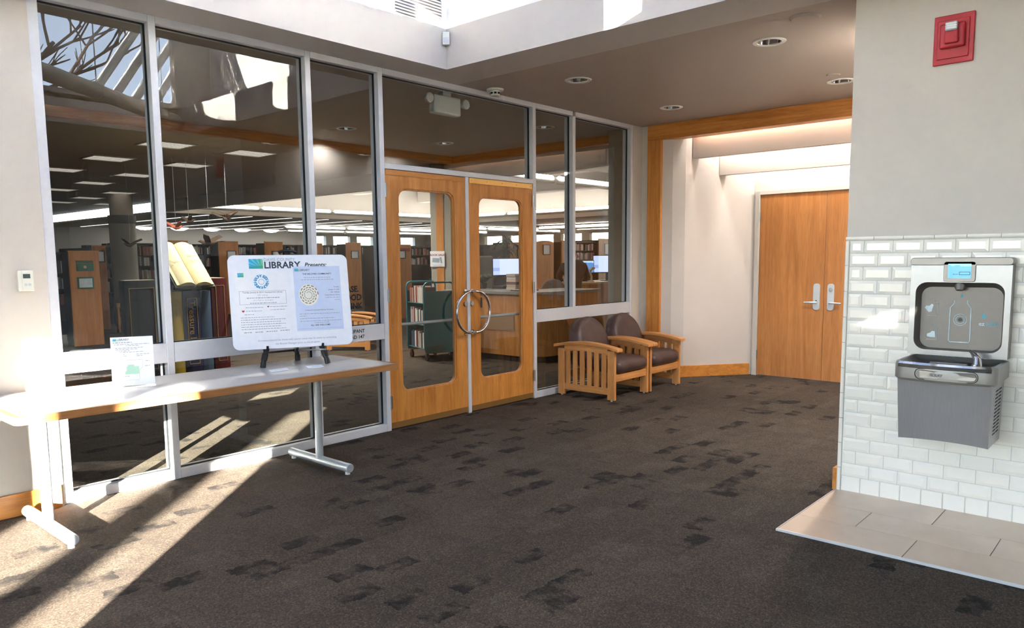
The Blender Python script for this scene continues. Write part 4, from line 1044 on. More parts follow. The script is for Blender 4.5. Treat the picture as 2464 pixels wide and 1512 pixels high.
ch1 = armchair('wooden slat-sided armchair with brown cushions nearest the oak doors', (2.49, -0.375, 0))
ch2 = dup(ch1, (3.153, -0.375, 0), label='wooden slat-sided armchair with brown cushions beside the wood casing')
ch3 = dup(ch1, (3.35, 5.0, 0), math.radians(35), label='wooden armchair inside the library seen past the white board', group='library armchairs')
ch4 = dup(ch1, (2.55, 11.3, 0), math.radians(-20), label='wooden armchair inside the library beside the dark giant book', group='library armchairs')

# ---- bottle filling drinking fountain
dfn = thing('drinking_fountain', 'stainless steel drinking fountain with bottle filler on the tiles', 'drinking fountain', (TX-0.006, -3.94, 0))
al = rrect(-0.205, 0.205, 0.900, 1.262, 0.055, 6); ou = rect_for(al, -0.232, 0.232, 0.872, 1.352)
obj('face_plate', MB().ring([(-0.080, u, v) for u, v in ou], [(-0.080, u, v) for u, v in al], (-0.006, 0, 0)), plain('face_steel', '#8d8b8b', 0.3, 0.75), dfn)
obj('side_frame', MB().ring([(-0.080, u, v) for u, v in [(-0.232,0.872),(0.232,0.872),(0.232,1.352),(-0.232,1.352)]], [(-0.080, u, v) for u, v in [(-0.222,0.882),(0.222,0.882),(0.222,1.342),(-0.222,1.342)]], (0.080, 0, 0)), M_STEELP, dfn)
al2 = rrect(-0.190, 0.190, 0.905, 1.235, 0.05, 6)
mb = MB(); n_ = len(al)
mb.add([(-0.086, u, v) for u, v in al]+[(-0.018, u, v) for u, v in al2], [(i, (i+1) % n_, n_+(i+1) % n_, n_+i) for i in range(n_)], True)
mb.add([(-0.018, u, v) for u, v in al2], [tuple(range(n_))])
obj('alcove', mb, plain('alcove_grey', '#787069', 0.4, 0.35), dfn)
obj('top_cap', MB().prism([(-0.094, u, v) for u, v in rrect(-0.236, 0.236, 1.352, 1.392, 0.018, 5)], (0.094, 0, 0)), M_STEELP, dfn, bevel=0.003)
dh = obj('display_housing', MB().prism([(-0.094, u, v) for u, v in rrect(-0.072, 0.075, 1.266, 1.372, 0.012, 5)], (0.02, 0, 0)), M_STEELP, dfn, bevel=0.002)
def screen_mat(name, a, b, strength):
    t = NT(name); tc = t.n('TexCoord'); s = t.n('SeparateXYZ', {0: tc.outputs['Generated']})
    ns = t.n('TexNoise', {'Vector': tc.outputs['Generated'], 'Scale': 4.0, 'Detail': 3.0})
    c = t.mix(t.math('GREATER_THAN', t.math('ADD', s.outputs[2], t.math('MULTIPLY', ns.outputs[0], 0.4)), 1.05), hexc(a), hexc(b))
    t.p(color=(0.02,0.02,0.02,1), ecol=c, estr=strength, rough=0.2); t.m.cycles.emission_sampling = 'NONE'; return t.m
M_LCD = screen_mat('lcd_blue', '#3fb0dc', '#8fd6ee', 0.8)
obj('display', MB().box(-0.0955, -0.094, -0.052, 0.054, 1.284, 1.360), M_LCD, dh)
obj('display_box', MB().ring([(-0.0960, u, v) for u, v in [(-0.048,1.302),(0.002,1.302),(0.002,1.318),(-0.048,1.318)]], [(-0.0960, u, v) for u, v in [(-0.046,1.304),(0.0,1.304),(0.0,1.316),(-0.046,1.316)]], (0.0004, 0, 0)), M_INK, dh)
for y in (0.012, 0.020, 0.028): obj('display_dot', MB().box(-0.0960, -0.0956, y-0.0018, y+0.0018, 1.303, 1.307), M_INK, dh)
obj('bottle_spout', MB().tube([(-0.02, 0.0, 1.245), (-0.075, 0.0, 1.238), (-0.080, 0.0, 1.222)], [0.026, 0.024, 0.016], 14), M_STEELP, dfn)
def line_art(pts, r=0.0022, mat=None, closed=False, name='print_line'):
    return obj(name, MB().tube([(-0.0195, u, v) for u, v in pts], r, 6, closed=closed), mat or M_STEELTXT, dfn)
bt = [(0.030, 1.165), (0.030, 1.150), (0.048, 1.125), (0.050, 0.950), (0.044, 0.942), (-0.044, 0.942), (-0.050, 0.950), (-0.048, 1.125), (-0.030, 1.150), (-0.030, 1.165)]
line_art(bt, 0.0028, name='bottle_outline')
for r_ in (0.020, 0.031): line_art([(r_*math.cos(2*PI*k/24), 1.062+r_*math.sin(2*PI*k/24)) for k in range(24)], 0.0016, closed=True, name='sensor_ring')
obj('sensor', MB().cyl((-0.018, 0, 1.062), 0.010, -0.004, 16, 'x'), M_BLACKP, dfn)
def drop(y, z, s, mat):
    pts = [(y + s*math.sin(a)*0.55*(0.9 if abs(a) < PI/2 else 1), z + (-s*0.6*math.cos(a) if abs(a) < PI/2 else s*(-0.0+ (abs(a)-PI/2)/(PI/2)*1.1))) for a in [-PI+2*PI*k/24 for k in range(24)]]
    pts = [(y+s*0.55*math.sin(a)*(1 if math.cos(a) > 0 else (1+math.cos(a))**0.7), z-s*0.55*math.cos(a)*(1 if math.cos(a) > 0 else 2.0)) for a in [2*PI*k/28 for k in range(28)]]
    obj('drop_mark', MB().prism([(-0.0195, u, v) for u, v in pts], (0.0008, 0, 0)), mat, dfn)
drop(-0.002, 1.187, 0.012, M_AQUA); drop(-0.108, 1.083, 0.019, M_AQUA)
Mz = page(-0.0192, -0.086, 1.036, (0,-1,0), (0,0,1))
text('ez', 0.030, M_STEELTXT, dfn, Mz, bold=0.0003); text('H2O', 0.027, M_AQUA, dfn, page(-0.0192, -0.120, 1.036, (0,-1,0), (0,0,1)), bold=0.0004)
for zc, up in ((1.115, True), (0.985, False)):
    line_art([(0.125, zc+0.048), (0.125, zc+0.036), (0.108, zc+0.034), (0.108, zc-0.036), (0.158, zc-0.036)], 0.0013, name='pictogram_line')
    if up:
        obj('pictogram_bottle', MB().prism([(-0.0195, u, v) for u, v in [(0.172, zc+0.006), (0.165, zc+0.018), (0.150, zc+0.016), (0.138, zc+0.028), (0.130, zc+0.022), (0.138, zc-0.014), (0.152, zc-0.018)]], (0.0008,0,0)), M_STEELTXT, dfn)
    else:
        obj('pictogram_bottle', MB().prism([(-0.0195, u, v) for u, v in [(0.155, zc-0.02), (0.155, zc-0.006), (0.138, zc+0.002), (0.132, zc+0.010), (0.118, zc+0.010), (0.114, zc-0.024), (0.14, zc-0.024)]], (0.0008,0,0)), M_STEELTXT, dfn)
# basin
def plan(off, zz, fr=0.0):
    pts = []
    Wb = 0.232-off; xb = -0.004-off*0.6; xf = -0.352+off
    r = max(0.05-off*0.3, 0.02)
    for k in range(7):
        a = PI/2*k/6; pts.append((xf+r-r*math.sin(a)-0.0, Wb-r+r*math.cos(a)))
    for k in range(1, 10):
        y = (Wb-r)*(1-2*k/10); pts.append((xf-0.018*(1-(y/(Wb-r))**2), y))
    for k in range(7):
        a = PI/2*k/6; pts.append((xf+r-r*math.cos(a), -(Wb-r)-r*math.sin(a)))
    pts += [(xb, -Wb), (xb, Wb)]
    return [(x, y, zz) for x, y in pts]
m = len(plan(0, 0))
loops = [plan(0.012, 0.762), plan(0.0, 0.775), plan(0.0, 0.846), plan(0.004, 0.858), plan(0.020, 0.860), plan(0.032, 0.846), plan(0.075, 0.826), plan(0.12, 0.815)]
vs = [p for l in loops for p in l]; fs = []
for i in range(len(loops)-1):
    for j in range(m): fs.append((i*m+j, i*m+(j+1) % m, (i+1)*m+(j+1) % m, (i+1)*m+j))
fs += [tuple(range(m))[::-1], tuple((len(loops)-1)*m+j for j in range(m))]
obj('basin', MB().add(vs, fs, True), plain('basin_grey', '#8d8780', 0.34, 0.25), dfn)
loops = [plan(-0.0025, 0.832), plan(-0.0035, 0.850), plan(0.004, 0.8605)]
vs = [p for l in loops for p in l[:-2]]; mm = m-2
obj('chrome_rim', MB().add(vs, [(i*mm+j, i*mm+j+1, (i+1)*mm+j+1, (i+1)*mm+j) for i in range(2) for j in range(4, mm-5)], True), M_CHROME, dfn)
obj('drain', MB().cyl((-0.19, 0.0, 0.8152), 0.028, 0.003, 18), M_CHROME, dfn)
obj('splash_guard', MB().box(-0.10, -0.02, -0.06, 0.12, 0.822, 0.838), M_STEELP, dfn, bevel=0.006)
pb = rrect(-0.150, 0.120, 0.783, 0.826, 0.0205, 6)
def apron_x(y): return -0.352-0.018*(1-(y/0.182)**2) if abs(y) < 0.182 else -0.352
mb = MB(); nn = len(pb)
mb.add([(apron_x(u)-0.001, u, v) for u, v in pb]+[(apron_x(u)-0.007, u*0.985, 0.8045+(v-0.8045)*0.88) for u, v in pb], [(i, (i+1) % nn, nn+(i+1) % nn, nn+i) for i in range(nn)]+[tuple(range(nn, 2*nn))])
obj('push_bar', mb, plain('push_bar_grey', '#8f8882', 0.3, 0.4), dfn)
obj('push_bar_seam', MB().tube([(apron_x(u)-0.001, u, v) for u, v in rrect(-0.155, 0.125, 0.778, 0.831, 0.0245, 6)], 0.0018, 6, closed=True), M_DARK, dfn)
text('ELKAY', 0.020, plain('embossed_grey', '#7d7670', 0.4, 0.3), dfn, page(-0.376, 0.055, 0.797, (0,-1,0), (0,0,1)), bold=0.0003)
# bubbler
obj('bubbler_base', MB().lathe([(0.0, 0.0), (0.027, 0.0), (0.030, 0.015), (0.020, 0.035), (0.0, 0.042)], (-0.235, -0.125, 0.822), 18), M_CHROME, dfn)
obj('bubbler_guard', MB().tube([(-0.235, -0.128, 0.845), (-0.220, -0.125, 0.876), (-0.195, -0.105, 0.900), (-0.172, -0.082, 0.918)], [0.022, 0.019, 0.014, 0.007], 12), M_CHROME, dfn)
# lower cabinet with a gently dished front
nu, nv = 17, 9; vs = []
for j in range(nv):
    w = j/(nv-1); z = 0.445+0.322*w
    for i in range(nu):
        u = -1+2*i/(nu-1); hw = 0.205+0.008*w
        x = -0.285-0.035*w + 0.030*math.cos(u*PI/2)*(1-w*0.35) - 0.012*abs(u)**4
        vs.append((x, u*hw, z))
fs = [(j*nu+i, j*nu+i+1, (j+1)*nu+i+1, (j+1)*nu+i) for j in range(nv-1) for i in range(nu-1)]
b0 = len(vs)
for j in range(nv):
    w = j/(nv-1); z = 0.445+0.322*w; hw = 0.205+0.008*w
    vs += [(-0.004, -hw, z), (-0.004, hw, z)]
for j in range(nv-1):
    fs += [(j*nu, (j+1)*nu, b0+2*(j+1), b0+2*j), (j*nu+nu-1, b0+2*j+1, b0+2*(j+1)+1, (j+1)*nu+nu-1)]
fs.append(tuple(range(nu))+(b0+1, b0))
obj('cabinet', MB().add(vs, fs, True), M_STEEL, dfn)
for c in range(2):
    for k in range(13):
        z = 0.500+k*0.0185
        obj('vent_slot', MB().box(-0.215+c*0.085, -0.145+c*0.085, -(0.2052+0.008*(z-0.445)/0.322+0.0006), -0.200, z, z+0.007), M_DARK, dfn)

# ================================================================== LIBRARY CONTENTS
M_CASE = plain('dark_shelf_metal', '#2b231f', 0.6)
M_SIGNFR = plain('sign_frame_dark', '#2e2620', 0.5)
BOOKCOLS = ['#cfc6bd', '#b9a99c', '#8c3a38', '#d9d6d2', '#3d4a5e', '#7b5a4c', '#c08f84', '#48423e', '#a8b0b8', '#d4b9a6', '#2f3b3a', '#b0605a']
def book_meshes():
    out = []
    for i, c in enumerate(BOOKCOLS):
        cov = plain('book_cover_%d' % i, c, 0.55)
        mb = MB()
        # unit book: x thickness 0..1, y depth 0..1 (spine at y=0, slightly rounded), z 0..1, with page block showing on top
        n = 5; sp_ = [(0.5-0.5*math.cos(PI*k/n), -0.04*math.sin(PI*k/n)) for k in range(n+1)]
        mb.prism([(x, y, 0) for x, y in sp_]+[(1, 1, 0), (0, 1, 0)], (0, 0, 1))
        me = mb.mesh('book'); me.materials.append(cov); out.append(me)
    return out
BOOKS = book_meshes()
def put_book(x, y, z, th, dp, h, rz, label, group, me=None, lean=0):
    o = bpy.data.objects.new('book', me or random.choice(BOOKS)); COL.objects.link(o)
    o.location = (x, y, z); o.scale = (th, dp, h); o.rotation_euler = (0, lean, rz)
    return tag(o, label, 'book', group)
def book_row(x0, x1, y, z, label, group, hmin=0.17, hmax=0.23, thmin=0.028, thmax=0.062, dp=0.15, rz=0, skip=0.05):
    x = x0; n = 0
    while x < x1-thmin:
        th = min(random.uniform(thmin, thmax), x1-x)
        hit = [u for u in UPR if x < u+0.017 and x+th > u-0.017]
        if hit: x = hit[0]+0.0175; continue
        if random.random() < skip: x += th*1.5; continue
        c, s = math.cos(rz), math.sin(rz)
        px, py = (x-x0), 0
        put_book(x0+px*c if rz else x, y+px*s if rz else y, z, th*0.94, dp, random.uniform(hmin, hmax), rz, label, group); x += th; n += 1
    return n
UPR = []
def bookcase(label, x0, x1, y, z1, shelves, dp=0.30, unit=0.9, mat=None):
    t = thing('bookcase', label, 'bookcase', (x0, y, 0)); w = x1-x0; mat = mat or M_CASE
    obj('back_panel', MB().box(0, w, dp-0.02, dp, 0, z1), mat, t)
    n = max(1, round(w/unit)); UPR[:] = [x0+w*k/n for k in range(n+1)]
    for k in range(n+1):
        xx = w*k/n; obj('upright', MB().box(max(0, xx-0.015), min(w, xx+0.015), 0, dp-0.02, 0, z1), mat, t)
    for z in shelves: obj('shelf', MB().box(0.0, w, 0.01, dp-0.021, z-0.02, z), mat, t)
    obj('canopy', MB().box(0, w, -0.01, dp-0.021, z1-0.045, z1), mat, t)
    return t
# long bookcases along the back behind the ranges
SH = [0.35, 0.66, 0.945, 1.24, 1.60]
bookcase('long dark bookcase behind the wood end panels', 4.2, 14.2, 17.0, 1.90, SH)
spans = [(6.45, 7.75), (8.05, 9.25), (9.75, 10.65), (11.0, 12.1), (12.75, 13.5)]
names = ['right of the open giant book', 'between two wood end panels', 'left of the white mullion', 'right of the white mullion', 'beside the oak door']
for (a, b), nm in zip(spans, names):
    for si, zz in ((4, 'top'), (3, 'second'), (2, 'third')):
        if si < 4 and a > 7: continue
        book_row(a, b, 17.03, SH[si]+0.001, 'book on the %s far shelf %s' % (zz, nm), '%s shelf books %s' % (zz, nm), 0.19, 0.255, 0.035, 0.07)

def framed_sign(parent, x, y, z, w, h, mat=None):
    f = obj('sign_frame', MB().ring([(x-w/2,y,z-h/2),(x+w/2,y,z-h/2),(x+w/2,y,z+h/2),(x-w/2,y,z+h/2)], [(x-w/2+0.02,y,z-h/2+0.02),(x+w/2-0.02,y,z-h/2+0.02),(x+w/2-0.02,y,z+h/2-0.02),(x-w/2+0.02,y,z+h/2-0.02)], (0,-0.015,0)), M_SIGNFR, parent)
    obj('sign_sheet', MB().box(x-w/2+0.02, x+w/2-0.02, y-0.006, y-0.0005, z-h/2+0.02, z+h/2-0.02), mat or M_WHITEPAPER, f); return f
def shelf_range(label, x, y, w, z1, length, sign=None, arched=False, canopy=True):
    """double-sided shelving run with a wood end panel facing the lobby"""
    t = thing('shelving_range', label, 'shelving', (x, y, 0))
    if arched:
        n = 12; top = [(w/2*math.cos(PI*k/n), z1-0.06+0.06*math.sin(PI*k/n)) for k in range(n+1)]
        obj('end_panel', MB().prism([(-w/2, 0, 0), (w/2, 0, 0)]+[(u, 0, v) for u, v in top], (0, 0.04, 0)), M_SHELFW, t)
    else:
        obj('end_panel', MB().box(-w/2, w/2, 0, 0.04, 0, z1), M_SHELFW, t, bevel=0.006)
        obj('panel_cap', MB().box(-w/2-0.008, w/2+0.008, -0.008, 0.048, z1, z1+0.014), wood('cap_%d' % int(x*100+y*7), '#dba765', '#c2853f', 'x'), t)
    obj('side', MB().box(-w/2+0.02, -w/2+0.05, 0.04, length, 0.08, z1-0.05), M_CASE, t)
    obj('side', MB().box(w/2-0.05, w/2-0.02, 0.04, length, 0.08, z1-0.05), M_CASE, t)
    obj('plinth', MB().box(-w/2+0.03, w/2-0.03, 0.04, length, 0, 0.08), M_CASE, t)
    obj('top', MB().box(-w/2+0.02, w/2-0.02, 0.04, length, z1-0.05, z1-0.03), M_CASE, t)
    if sign: framed_sign(t, sign[0], 0, sign[1], sign[2], sign[3])
    return t
shelf_range('wood end panel shelving partly hidden by the open giant book', 4.78, 14.0, 0.50, 1.905, 0.5)
shelf_range('wood end panel shelving with paired notices left of the white board', 6.11, 14.0, 0.55, 1.905, 0.5, (0.07, 1.55, 0.26, 0.24))
shelf_range('wood end panel shelving just above the white board logo', 7.44, 14.0, 0.55, 1.905, 0.5, (0.05, 1.55, 0.26, 0.22))
shelf_range('narrow wood end panel shelving beside the white mullion', 8.78, 14.0, 0.47, 1.87, 0.5)
shelf_range('wood end panel shelving with a dark framed notice beside the oak door', 10.12, 14.0, 0.55, 1.90, 0.5, (0.03, 1.55, 0.27, 0.24))
# left: big end panel with plaques
r = shelf_range('wide wood end panel shelving with two green plaques at left', 0.86, 9.0, 0.47, 1.585, 0.4)
pl = obj('plaque', MB().box(-0.13, 0.13, -0.018, -0.0005, 1.40, 1.435), M_GREEN_PLAQUE, r)
obj('plaque', MB().box(-0.13, 0.135, -0.018, -0.0005, 1.262, 1.385), M_GREEN_PLAQUE, r)
obj('medallion', MB().cyl((0.0, -0.018, 1.325), 0.026, -0.004, 16, 'y'), plain('plaque_medallion', '#d9b08c', 0.5), r)
p2 = obj('picture_plaque', MB().box(-0.13, 0.125, -0.018, -0.0005, 0.965, 1.160), M_GREEN_PLAQUE, r)
def fan_mat():
    t = NT('turkey_picture'); tc = t.n('TexCoord'); ns = t.n('TexVoronoi', {'Vector': tc.outputs['Generated'], 'Scale': 5.0})
    s = t.n('VectorMath', {0: tc.outputs['Generated'], 1: (0.5, 0.5, 0.5)}, operation='DISTANCE')
    c = t.ramp(s.outputs['Value'], [(0.1, hexc('#d08a4a')), (0.22, hexc('#c9b24e')), (0.3, hexc('#6a86b8')), (0.42, hexc('#dfe8f2'))])
    t.p(color=t.mix(0.25, c, ns.outputs['Color']), rough=0.6); return t.m
obj('picture', MB().box(-0.105, 0.10, -0.020, -0.018, 0.985, 1.135), fan_mat(), p2)
shelf_range('narrow wood shelving end just behind the green plaque panel', 2.20, 12.0, 0.26, 1.735, 2.0, (0.02, 1.52, 0.16, 0.24))
bookcase('dark bookcase left of the green plaque shelving', 0.72, 1.50, 11.2, 1.60, [0.3, 0.6, 0.9, 1.2])
for zz, nm in ((1.2, 'top'), (0.9, 'second'), (0.6, 'third')):
    book_row(0.75, 1.47, 11.23, zz+0.001, 'dim book on the %s shelf at the far left of the screen' % nm, 'far left %s shelf books' % nm, 0.18, 0.24, 0.04, 0.08)
bookcase('dark bookcase between plaque shelving and concrete column', 2.45, 2.95, 13.4, 1.78, [0.4, 0.72, 1.04, 1.36])
for zz, nm in ((1.36, 'top'), (1.04, 'second'), (0.72, 'third')):
    book_row(2.47, 2.93, 13.43, zz+0.001, 'book on the %s shelf beside the concrete column' % nm, 'column side %s shelf books' % nm, 0.2, 0.26, 0.04, 0.07)
# bookcase right of the concrete column
bookcase('dark bookcase right of the concrete column', 3.45, 4.45, 14.6, 1.86, [0.35, 0.67, 0.98, 1.30, 1.56])
for zz, nm in ((1.56, 'top'), (1.30, 'second'), (0.98, 'third')):
    book_row(3.47, 4.43, 14.63, zz+0.001, 'book on the %s shelf just right of the concrete column' % nm, 'right of column %s shelf books' % nm, 0.2, 0.24, 0.035, 0.07)

# concrete column, left
c = thing('concrete_column', 'round concrete column with a dark capital at left', 'column', (3.08, 13.0, 0))
obj('shaft', MB().lathe([(0.0, 0.0), (0.27, 0.0), (0.27, 2.42), (0.0, 2.42)], n=32), M_CONC, c)
obj('capital', MB().lathe([(0.272, 2.25), (0.285, 2.27), (0.285, 2.43), (0.0, 2.431)], n=32), plain('capital_grey', '#6d6a66', 0.7), c)
obj('neck', MB().lathe([(0.24, 2.43), (0.24, 2.9), (0.0, 2.9)], n=24), M_LIBCEIL, c)
# column behind the left oak door, with the book sale notice
RZC = math.radians(-45)
c = thing('wood_clad_column', 'grey column with a wood strip behind the left oak door', 'column', (4.63, 4.26, 0), RZC)
obj('shaft', MB().box(-0.185, 0.185, -0.185, 0.185, 0, 2.9), M_CONC, c, bevel=0.012)
obj('wood_strip', MB().box(-0.095, 0.02, -0.200, -0.185, 0, 2.62), M_OAK, c)
obj('capital', MB().prism([(0.42*math.cos(PI/8+PI/4*k), 0.42*math.sin(PI/8+PI/4*k), 2.66) for k in range(8)], (0, 0, 0.09)), plain('capital_dark', '#5a524b', 0.7), c)
s_ = thing('book_sale_sign', 'white BOOK SALE notice on the column behind the left oak door', 'sign', (4.63-0.707*0.212-0.707*0.085, 4.26-0.707*0.212+0.707*0.085, 1.405), RZC)
obj('sheet', MB().box(-0.115, 0.115, -0.004, 0.0, -0.122, 0.125), M_WHITEPAPER, s_)
text('BOOK SALE!', 0.043, M_INKRED, s_, page(0.0, -0.0046, 0.050, (1,0,0), (0,0,1)), align='CENTER', bold=0.0010)
obj('drawn_book', MB().prism([(-0.085, -0.0044, -0.05), (0.03, -0.0044, -0.06), (0.04, -0.0044, 0.01), (-0.075, -0.0044, 0.02)], (0, 0.0003, 0)), M_INKG, s_)
obj('drawn_book', MB().prism([(0.05, -0.0044, -0.065), (0.08, -0.0044, -0.07), (0.066, -0.0044, 0.028), (0.036, -0.0044, 0.033)], (0, 0.0003, 0)), M_INKG, s_)
dashes(s_, [(-0.08, 0.08, -0.102, 0.007)], M_INKG, -0.0046)
obj('tape', MB().box(-0.02, 0.02, 0.0, 0.010, 0.095, 0.115), M_WHITEP, s_)

# ---- giant book display
M_GILT = plain('gilt', '#a8874a', 0.5)
def giant_book(label, x0, x1, y0, y1, z1, col, spine_text=None, frame=True, zb=0.0):
    t = thing('giant_book', label, 'book prop', ((x0+x1)/2, y0, zb)); w = x1-x0; d = y1-y0; h = z1-zb
    n = 8; sp_ = [(-w/2+w*k/n, -0.02*math.sin(PI*k/n)) for k in range(n+1)]
    obj('cover', MB().prism([(x, y, 0) for x, y in sp_]+[(w/2, d, 0), (-w/2, d, 0)], (0, 0, h)), plain('giant_cover_'+col.strip('#'), col, 0.5), t)
    obj('page_block', MB().box(-w/2+0.02, w/2-0.02, 0.03, d-0.01, h, h+0.004), plain('giant_pages_'+col.strip('#'), '#d9cfae', 0.8), t)
    if frame:
        a = w/2-0.045
        obj('gilt_border', MB().ring([(-a,-0.0215,0.10),(a,-0.0215,0.10),(a,-0.0215,h-0.09),(-a,-0.0215,h-0.09)], [(-a+0.008,-0.0215,0.108),(a-0.008,-0.0215,0.108),(a-0.008,-0.0215,h-0.098),(-a+0.008,-0.0215,h-0.098)], (0,0.012,0)), M_GILT, t)
    if spine_text:
        text(spine_text, min(w*0.52, 0.12), M_GILT, t, page(-0.045, -0.0225, h-0.12, (0,0,-1), (1,0,0)), bold=0.001, extrude=0.002)
    return t
giant_book('dark slate giant book with a gilt border at left', -0.265, 0.125, 4.56, 4.70, 1.185, '#2b3038')
giant_book('giant mustard yellow book under the open book', 0.245, 0.440, 4.6, 5.15, 1.035, '#b39a2a', None, False)
giant_book('giant navy book titled Treasure Island under the open book', 0.444, 0.672, 4.6, 5.15, 1.035, '#23284e', 'Treasure Island')
giant_book('giant slate blue book under the open book', 0.676, 0.815, 4.6, 5.15, 1.030, '#4a5f77', None, False)
giant_book('giant dark red book right of the open book', 0.845, 1.055, 4.62, 5.2, 1.185, '#5e161c', None, True)
ob = thing('giant_open_book', 'huge open book with cream pages on top of the giant books', 'book prop', (0.575, 4.50, 1.10))
bw, bl, tl = 0.235, 0.75, math.radians(43)
Mo = Matrix.Rotation(tl, 4, 'X')
def pgsurf(s):
    n = 14; vs = []
    for i in range(n+1):
        u = i/n; zc_ = 0.05*math.sin(PI*min(1, u*1.15))**0.8*(1-0.25*u)
        vs.append((s*(0.004+u*bw), zc_))
    return vs
for s in (-1, 1):
    pr = pgsurf(s); mb = MB()
    lo_ = [Mo @ Vector((x, 0, 0.0)) for x, z in pr]; 
    top0 = [Mo @ Vector((x, 0, 0.02+z)) for x, z in pr]; top1 = [Mo @ Vector((x, bl, 0.02+z)) for x, z in pr]; lo1 = [Mo @ Vector((x, bl, 0.0)) for x, z in pr]
    n = len(pr); vs = lo_+top0+top1+lo1; fs = []
    for i in range(n-1):
        fs += [(i, i+1, n+i+1, n+i), (n+i, n+i+1, 2*n+i+1, 2*n+i), (2*n+i, 2*n+i+1, 3*n+i+1, 3*n+i), (3*n+i, 3*n+i+1, i+1, i)]
    fs += [(n-1, 2*n-1, 3*n-1, 4*n-1), (0, 3*n, 2*n, n)]
    obj('pages', MB().add(vs, fs, False), plain('giant_page_%d' % (s+1), '#d8c898', 0.75), ob)
obj('cover', MB().box(-bw-0.02, bw+0.02, -0.02, bl+0.02, -0.03, -0.001, Mo), plain('giant_open_cover', '#3b4233', 0.6), ob)
def opage(x, y): 
    o_ = Mo @ Vector((x, y, 0.072)); u = Vector((1,0,0)); v = Mo.to_3x3() @ Vector((0,1,0)); return page(o_.x, o_.y, o_.z, u, v)
text('What', 0.055, M_TAUPELINE, ob, opage(0.05, 0.46)); text('Imagination', 0.040, M_TAUPELINE, ob, opage(0.02, 0.38))
text('da Vinci', 0.050, M_TAUPELINE, ob, opage(-0.21, 0.36))
obj('stand', MB().box(-0.22, 0.22, 0.14, 0.62, -0.052, 0.06), plain('open_book_plinth', '#2a2f3a', 0.6), ob)

# ---- hanging birds above the giant books
def bird(label, loc, rz, col, s=1.0, name='hanging_bird', roll=0.0):
    t = thing(name, label, 'bird ornament', loc, rz, None)
    m_ = plain('felt_'+col.strip('#'), col, 0.85)
    obj('body', MB().tube([(-0.11*s,0,0.02*s), (-0.06*s,0,0.015*s), (0,0,0), (0.07*s,0,0.01*s), (0.12*s,0,0.035*s), (0.155*s,0,0.03*s)], [0.006*s, 0.022*s, 0.034*s, 0.028*s, 0.018*s, 0.003*s], 10), m_, t)
    for sd_ in (-1, 1):
        w_ = [(0.05,0.02,0.02), (0.02,0.12,0.075), (-0.03,0.21,0.115), (-0.09,0.18,0.09), (-0.06,0.09,0.05), (-0.03,0.02,0.015)]
        obj('wing', MB().prism([(x*s, sd_*y*s, z*s) for x, y, z in w_], (0, 0, 0.006*s)), m_, t)
    obj('tail', MB().prism([(-0.09*s,-0.012*s,0.018*s), (-0.09*s,0.012*s,0.018*s), (-0.19*s,0.045*s,0.03*s), (-0.19*s,-0.045*s,0.03*s)], (0,0,0.005*s)), m_, t)
    obj('wire', MB().tube([(0,0,0.03*s), (0,0,2.9-loc[2])], 0.0018, 5), M_STEELD, t)
    return t
bird('brown hanging bird with wings raised above the white board', (1.83, 6.0, 2.02), 0.6, '#5b4838', 1.0)
bird('brown hanging bird over the edge of the open giant book', (1.55, 6.0, 1.66), 2.2, '#4f3c2c', 1.15)
bird('reddish hanging bird above the open giant book', (1.06, 6.0, 1.88), 0.2, '#a4553f', 0.8)
bird('orange hanging bird just above the brown winged one', (2.0, 6.3, 2.10), 1.2, '#b06a44', 0.7)
bird('small dark hanging bird beside the concrete column', (0.98, 7.4, 1.66), 1.9, '#3c2e25', 0.9)
bird('thin brown hanging bird high left of the winged one', (1.35, 6.2, 1.99), 0.0, '#4a3a2c', 0.7)

# ---- book truck behind the left oak door
ax = Vector((0.30, 0.90, 0)).normalized(); bt_ = thing('book_truck', 'teal metal book truck behind the left oak door', 'book truck', (3.22, 2.86, 0), math.atan2(ax.y, ax.x))
# local: x along the truck, y to the left
for x in (0.0, 0.62):
    lp = rrect(-0.225, 0.225, 0.12, 1.085, 0.07, 6)
    e = obj('end_frame', MB().tube([(x, u, v) for u, v in lp], 0.014, 8, closed=True), M_TEAL, bt_)
    obj('end_sheet', MB().box(x-0.004, x+0.004, -0.225, 0.225, 0.12, 0.965), M_TEAL, e)
for z in (0.17, 0.50, 0.80):
    obj('shelf', MB().box(0.004, 0.616, -0.215, 0.0, z-0.008, z, Matrix.Rotation(0.12, 4, 'X') @ Matrix.Identity(4)), M_TEAL, bt_)
    obj('shelf', MB().box(0.004, 0.616, 0.0, 0.215, z-0.008, z), M_TEAL, bt_)
    obj('divider', MB().box(0.004, 0.616, -0.004, 0.004, z, z+0.16), M_TEAL, bt_)
for x in (0.04, 0.58):
    for y in (-0.18, 0.18):
        cs = obj('caster', MB().cyl((x, y-0.012, 0.055), 0.055, 0.024, 16, 'y'), M_BLACKP, bt_)
        obj('fork', MB().box(x-0.012, x+0.012, y-0.02, y+0.02, 0.06, 0.125), M_STEELD, cs)
bt_m = Matrix.Translation((3.22, 2.86, 0)) @ Matrix.Rotation(math.atan2(ax.y, ax.x), 4, 'Z')
k = 0
for z, nm in ((0.80, 'top'), (0.50, 'middle'), (0.17, 'bottom')):
    x = 0.03
    while x < 0.55:
        th_ = random.uniform(0.03, 0.055)
        p = bt_m @ Vector((x+th_, 0.19, z+0.001))
        put_book(p.x, p.y, p.z, th_*0.93, 0.15, random.uniform(0.19, 0.24), math.atan2(ax.y, ax.x)+PI, 'book on the %s shelf of the teal book truck' % nm, 'teal truck %s shelf books' % nm); x += th_

